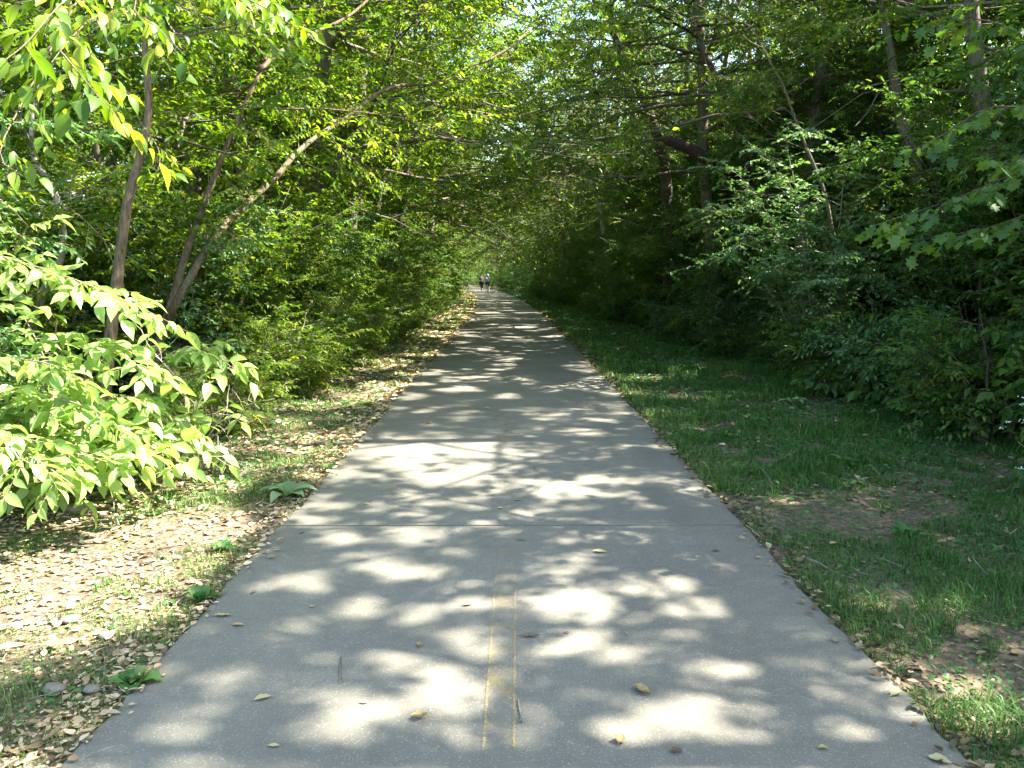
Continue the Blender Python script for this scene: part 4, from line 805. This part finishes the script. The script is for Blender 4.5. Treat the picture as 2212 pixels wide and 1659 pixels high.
FALL = [(482, 1331, .10, .2, 5, 'y', 'long yellow leaf at the left edge of the concrete, above a tan one'), (515, 1352, .07, .25, 0, 't', 'tan leaf just below the long yellow leaf near the left edge'),
 (548, 1281, .04, .3, 60, 'b', 'small brown leaf above the long yellow leaf near the left edge'), (675, 1312, .035, .3, 20, 't', 'small pale leaf between the left edge and the brightest fleck'),
 (568, 1510, .075, .24, 25, 'y', 'bright yellow green leaf near the lower left edge'), (787, 1519, .038, .3, 10, 'y', 'tiny golden leaf right of the yellow green leaf in the foreground'),
 (905, 1552, .07, .36, 190, 'y', 'cupped cream yellow leaf left of the faded yellow line'), (906, 1395, .055, .28, 95, 't', 'upright curled cream leaf in the bright fleck left of the yellow line'),
 (1011, 1308, .06, .24, 15, 't', 'tan pointed leaf just left of the yellow line'), (1297, 1194, .10, .22, -10, 'y', 'large greenish yellow leaf lying alone right of the yellow line'),
 (1145, 1376, .10, .12, 5, 'b', 'shredded brown leaf just right of the yellow line'), (1388, 1495, .095, .34, -50, 't', 'thick crumpled tan leaf ball in the right foreground'),
 (1340, 1602, .065, .34, 70, 't', 'folded cream leaf in the bright fleck at lower right'), (1461, 1625, .05, .32, 10, 'b', 'rusty leaf right of the folded cream leaf'),
 (1118, 1082, .055, .28, 15, 't', 'golden leaf beyond the expansion joint, the upper of two'), (1082, 1099, .055, .28, -5, 't', 'tan leaf beyond the joint, the lower of two'),
 (1127, 1168, .05, .2, 0, 'b', 'thin brown leaf just on the near side of the joint'), (1548, 1192, .05, .25, 0, 'd', 'dark brown leaf near the right edge by the joint'),
 (792, 1090, .045, .3, 0, 't', 'cream leaf near the left edge beyond the joint'), (652, 1152, .045, .3, 30, 'b', 'brown leaf at the left edge on the joint'), (600, 1190, .05, .2, 0, 't', 'pale flat leaf at the left edge below the joint'),
 (819, 992, .06, .3, 0, 't', 'orange tan leaf near the left edge past the flecks'), (927, 915, .09, .24, 0, 't', 'curled tan leaf left of the distant yellow dash'), (980, 951, .05, .3, 20, 'd', 'dark leaf left of the distant yellow dash'),
 (845, 950, .05, .3, 0, 'y', 'pale leaf by the left edge level with the far dash'), (1052, 883, .11, .2, 0, 'y', 'pale yellow leaf in the shade left of the far dash top'), (1310, 884, .06, .25, 0, 't', 'cream leaf in the shade right of the far dash'),
 (1415, 948, .06, .28, 30, 'b', 'brown leaf by the right edge past the joint'), (1530, 1068, .07, .2, 10, 'b', 'brown leaf lying across the right edge above the joint'), (1778, 1618, .04, .35, 0, 't', 'small golden pebble like leaf in the lower right'),
 (2030, 1645, .08, .3, -30, 'w', 'large pale leaf at the bottom right corner of the concrete'), (1117, 713, .14, .28, 0, 't', 'tan leaf lying far up the path'), (1080, 712, .14, .28, 0, 't', 'second tan leaf far up the path, left of its twin'),
 (1225, 1368, .03, .3, 10, 'b', 'tiny rust leaf in the shade right of the yellow line'), (985, 1180, .03, .3, 0, 't', 'tiny cream leaf below the joint near the middle'), (1355, 1370, .03, .25, 80, 't', 'tiny tan leaf on a small fleck right of centre'),
 (592, 1613, .05, .2, 0, 'w', 'white scrap like leaf at the lower left foreground'), (1700, 1345, .035, .3, 0, 'b', 'tiny brown leaf near the right edge in shade'), (1620, 1050, .04, .3, 0, 'b', 'small brown leaf at the far right edge')]
for f in FALL:
    if f[0] < 1700 or f[1] > 1600: fallen(*f, curl=1.6 if 'crumpled' in f[6] or 'curled' in f[6] or 'cupped' in f[6] or 'folded' in f[6] else .7)
for f in [(20, 1410, .11, .22, 30, 'y', 'yellow leaf pair on the left verge at the frame edge'), (120, 1400, .12, .24, 10, 't', 'big tan leaf right of the yellow pair on the left verge'), (1938, 1356, .075, .3, 120, 'y', 'yellow leaf upright in the grass of the right verge'),
          (188, 1582, .08, .34, 60, 't', 'rusty orange leaf against the lower left path edge'), (1800, 1180, .07, .3, 30, 't', 'pale dry leaf in the right verge grass'), (1935, 1500, .07, .3, 30, 'w', 'cream leaf beside the lower right path edge')]:
    fallen(*f, curl=.8, on=None, grp='fallen leaves on the verge')
st = MB(); p = [G(1119, 1513, TOP)+[0, 0, .006], G(1123, 1540, TOP)+[0, 0, .008], G(1126, 1556, TOP)+[0, 0, .006], G(1122, 1561, TOP)+[0, 0, .006]]; b_ = p[0].copy()
st.tube(smooth_line([q-b_ for q in p], 10), .0035, 6); tag(st.build('stick', M['bark_pale'], loc=b_), 'short pale straight stick lying just right of the faded yellow line', 'stick')
st = MB()
for e_ in ((740, 1478), (733, 1480)):
    st.tube([G(737, 1420, TOP)-G(737, 1450, TOP)+[0, 0, .005], G(e_[0]-2, 1450, TOP)-G(737, 1450, TOP)+[0, 0, .012], G(*e_, TOP)-G(737, 1450, TOP)+[0, 0, .004]], .0014, 4)
tag(st.build('pine_needles', M['bark'], loc=G(737, 1450, TOP)), 'joined pair of thin brown needles left of the yellow line', 'needles')

# ------------------------------------------------------------------ the two cyclists
M['skin'] = plain('skin', (.42, .25, .17), .6); M['black'] = plain('black_rubber', (.02, .02, .022), .7); M['dkcloth'] = plain('charcoal_cloth', (.018, .018, .026), .9)
M['navy'] = plain('black_cloth', (.014, .014, .02), .9); M['lavender'] = plain('pale_blue_cloth', (.26, .28, .38), .9); M['hairm'] = plain('dark_hair', (.015, .011, .009), .6)
M['helmet_pale'] = plain('pale_helmet_shell', (.26, .29, .38), .5); M['helmet_dark'] = plain('dark_helmet_shell', (.02, .02, .025), .4); M['silver'] = plain('silver_metal', (.5, .52, .55), .35, .8); M['redp'] = plain('red_paint', (.28, .05, .04), .4)
def skinned(name, V, E_, rad, mat, parent, root=0, sub=1):
    me = bpy.data.meshes.new(name); me.from_pydata([tuple(map(float, v)) for v in V], E_, []); me.update(); me.materials.append(mat)
    o = bpy.data.objects.new(name, me); C.objects.link(o); o.parent = parent
    md = o.modifiers.new('skin', 'SKIN'); md.use_smooth_shade = True
    me.skin_vertices.new() if hasattr(me.skin_vertices, 'new') else None
    if not me.skin_vertices: 
        bpy.context.view_layer.objects.active = o
    for i_, r_ in enumerate(rad):
        sv = me.skin_vertices[0].data[i_]; sv.radius = (r_, r_) if np.isscalar(r_) else r_; sv.use_root = i_ == root
    if sub: s2 = o.modifiers.new('subsurf', 'SUBSURF'); s2.levels = sub; s2.render_levels = sub
    return o
def ball(name, c, r, mat, parent, zmin=-1, n=12):
    th, ph = np.meshgrid(np.linspace(0.02, np.arccos(zmin) if zmin > -1 else np.pi-.02, 8), np.arange(n)*2*np.pi/n, indexing='ij')
    V = np.stack([np.sin(th)*np.cos(ph), np.sin(th)*np.sin(ph), np.cos(th)], -1).reshape(-1, 3)*r+c
    F = [[i_*n+j, i_*n+(j+1) % n, (i_+1)*n+(j+1) % n, (i_+1)*n+j][::-1] for i_ in range(7) for j in range(n)]
    mb = MB(); mb.add(V, np.array(F)); mb.add(V[:n], [list(range(n))]); mb.add(V[-n:], [list(range(n))[::-1]]); return mb.build(name, mat, parent, True)
def bicycle(base, rz, label, fm):
    r = empty('bicycle', base, label, 'bicycle', 'bicycles', rz); Rw = .34
    for yc, nm in ((-.52, 'wheel'), (.52, 'wheel')):
        a = np.linspace(0, 2*np.pi, 33); ring = np.stack([0*a, yc+Rw*np.cos(a), Rw+Rw*np.sin(a)*.985], 1); wm = MB(); wm.tube(ring*[1, 1, 1], .012, 6, cap=False)
        for k_ in range(16): wm.tube([[.02*(-1)**k_, yc, Rw], ring[k_*2]], .0015, 3, cap=False)
        wm.tube([[-.05, yc, Rw], [.05, yc, Rw]], .02, 8); wh = wm.build('wheel', M['silver'], r)
        tm_ = MB(); tm_.tube(np.stack([0*a, yc+(Rw-.002)*np.cos(a), Rw+.003+(Rw-.002)*np.sin(a)], 1), .021, 8, cap=False); tm_.build('tyre', M['black'], wh)
    f = MB(); bb_, st_, hd, hl_ = [0, -.08, .30], [0, -.25, .78], [0, .38, .80], [0, .36, .90]
    for a_, b__ in ((bb_, st_), (bb_, hd), (st_, hd), (hl_, [0, .40, .68]), ([0, .40, .68], [.05, .52, Rw]), ([0, .40, .68], [-.05, .52, Rw]), (bb_, [.06, -.52, Rw]), (bb_, [-.06, -.52, Rw]), (st_, [.06, -.52, Rw]), (st_, [-.06, -.52, Rw])): f.tube([a_, b__], .016, 6)
    f.build('frame', fm, r, True)
    s_ = MB(); s_.tube([[0, -.42, .90], [0, -.33, .92], [0, -.2, .91], [0, -.1, .90]], [.07, .085, .045, .02], 8); s_.build('saddle', M['black'], r, True)
    p_ = MB(); p_.tube([[0, -.25, .78], [0, -.29, .90]], .014, 6); p_.build('seat_post', M['silver'], r)
    h_ = MB(); h_.tube([[-.30, .20, 1.0], [-.22, .32, 1.02], [0, .36, .98], [.22, .32, 1.02], [.30, .20, 1.0]], .013, 6); h_.tube([[0, .36, .88], [0, .36, .98]], .015, 6); h_.build('handlebar', M['black'], r, True)
    c_ = MB(); c_.tube([[-.08, -.08, .30], [.08, -.08, .30]], .03, 8); c_.tube([[.09, -.08, .30], [.10, -.06, .13]], .012, 6); c_.tube([[-.09, -.08, .30], [-.10, -.10, .47]], .012, 6)
    c_.box(np.array([.15, -.06, .13]), [.10, .08, .025]); c_.box(np.array([-.15, -.10, .47]), [.10, .08, .025]); c_.build('pedals', M['silver'], r)
    rf = MB(); rf.box(np.array([0, -.40, .70]), [.06, .02, .05]); rf.build('reflector', M['redp'], r); return r
def rider(base, rz, label, top, bottom, helmet, hair_long, w=1.0, long_trousers=False):
    r = empty('person', base, label, 'person', None, rz)
    J = dict(pel=(0, -.27, .98), sp=(0, -.20, 1.16), ch=(0, -.08, 1.36), nk=(0, 0, 1.50), hd0=(0, .03, 1.57), hd=(0, .05, 1.66), top=(0, .05, 1.73),
             sl=(-.17, -.03, 1.43), el=(-.25, .08, 1.20), wl=(-.25, .24, 1.05), hl=(-.27, .31, 1.02), sr=(.17, -.03, 1.43), er=(.25, .08, 1.20), wr=(.25, .24, 1.05), hr=(.27, .31, 1.02),
             tl=(-.09, -.22, .95), kl=(-.13, .14, .82), al=(-.13, -.10, .54), fl=(-.14, .03, .50), tr=(.09, -.22, .95), kr=(.12, .08, .58), ar=(.13, -.06, .20), fr=(.14, .08, .16))
    ks = list(J); V = [J[k_] for k_ in ks]; I = {k_: i_ for i_, k_ in enumerate(ks)}
    ed = [('pel', 'sp'), ('sp', 'ch'), ('ch', 'nk'), ('nk', 'hd0'), ('hd0', 'hd'), ('hd', 'top'), ('ch', 'sl'), ('sl', 'el'), ('el', 'wl'), ('wl', 'hl'), ('ch', 'sr'), ('sr', 'er'), ('er', 'wr'), ('wr', 'hr'), ('pel', 'tl'), ('tl', 'kl'), ('kl', 'al'), ('al', 'fl'), ('pel', 'tr'), ('tr', 'kr'), ('kr', 'ar'), ('ar', 'fr')]
    rad = dict(pel=.115*w, sp=.10*w, ch=.11*w, nk=.055, hd0=.075, hd=.095, top=.06, sl=.05, el=.04, wl=.03, hl=.035, sr=.05, er=.04, wr=.03, hr=.035, tl=.09*w, kl=.06, al=.04, fl=.04, tr=.09*w, kr=.06, ar=.04, fr=.04)
    skinned('body', V, [(I[a], I[b__]) for a, b__ in ed], [rad[k_] for k_ in ks], M['skin'], r)
    ks2 = ['pel', 'sp', 'ch', 'sl', 'sr']; Vs = [J[k_] for k_ in ks2]+[(0, -.02, 1.50), np.array(J['sl'])*.45+np.array(J['el'])*.55, np.array(J['sr'])*.45+np.array(J['er'])*.55]
    skinned('shirt', Vs, [(0, 1), (1, 2), (2, 3), (2, 4), (3, 6), (4, 7), (2, 5)], [.165*w, .165*w, .20*w, .115, .115, .075, .09, .09], top, r, 1)
    tk = .98 if long_trousers else .25
    q = lambda a, b__, f: np.array(J[a])*(1-f)+np.array(J[b__])*f
    Vt = [q('pel', 'sp', .1), J['tl'], J['kl'], q('kl', 'al', tk), J['tr'], J['kr'], q('kr', 'ar', tk)]
    skinned('trousers' if long_trousers else 'shorts', Vt, [(0, 1), (1, 2), (2, 3), (0, 4), (4, 5), (5, 6)], [.16*w, .115*w, .085, .06 if long_trousers else .08, .115*w, .085, .06 if long_trousers else .08], bottom, r, 0)
    for s_ in (-1, 1):
        f = J['fl'] if s_ < 0 else J['fr']; b2 = MB(); b2.tube([[f[0], f[1]-.13, f[2]], [f[0], f[1], f[2]-.01], [f[0], f[1]+.12, f[2]-.015]], [.045, .05, .035], 8); b2.build('shoe', M['black'], r, True)
    ball('helmet', np.array([0, .04, 1.70]), np.array([.105, .135, .10]), helmet, r, -.15)
    if hair_long: skinned('hair', [(0, -.03, 1.66), (0, -.06, 1.56), (0, -.13, 1.44)], [(0, 1), (1, 2)], [.085, .09, .06], M['hairm'], r, 0)
    else: skinned('hair', [(0, -.02, 1.64), (0, -.03, 1.60)], [(0, 1)], [.085, .075], M['hairm'], r, 0)
    return r
pl = G(1040, 630.3, TOP); prr = G(1054, 630.5, TOP); rzc = math.atan2(.045, 1)
bicycle(pl, rzc, 'distant bicycle with dull red parts ridden by the person in dark clothes', M['redp'])
rider(pl, rzc, 'left cyclist seen from behind, charcoal shirt, dark trousers and dark helmet', M['dkcloth'], M['navy'], M['helmet_dark'], False, 1.15, True)
bicycle(prr, rzc, 'distant silver bicycle ridden by the person in the pale top', M['silver'])
rider(prr, rzc, 'right cyclist from behind, pale blue top, black shorts, pale helmet over dark hair', M['lavender'], M['navy'], M['helmet_pale'], True)
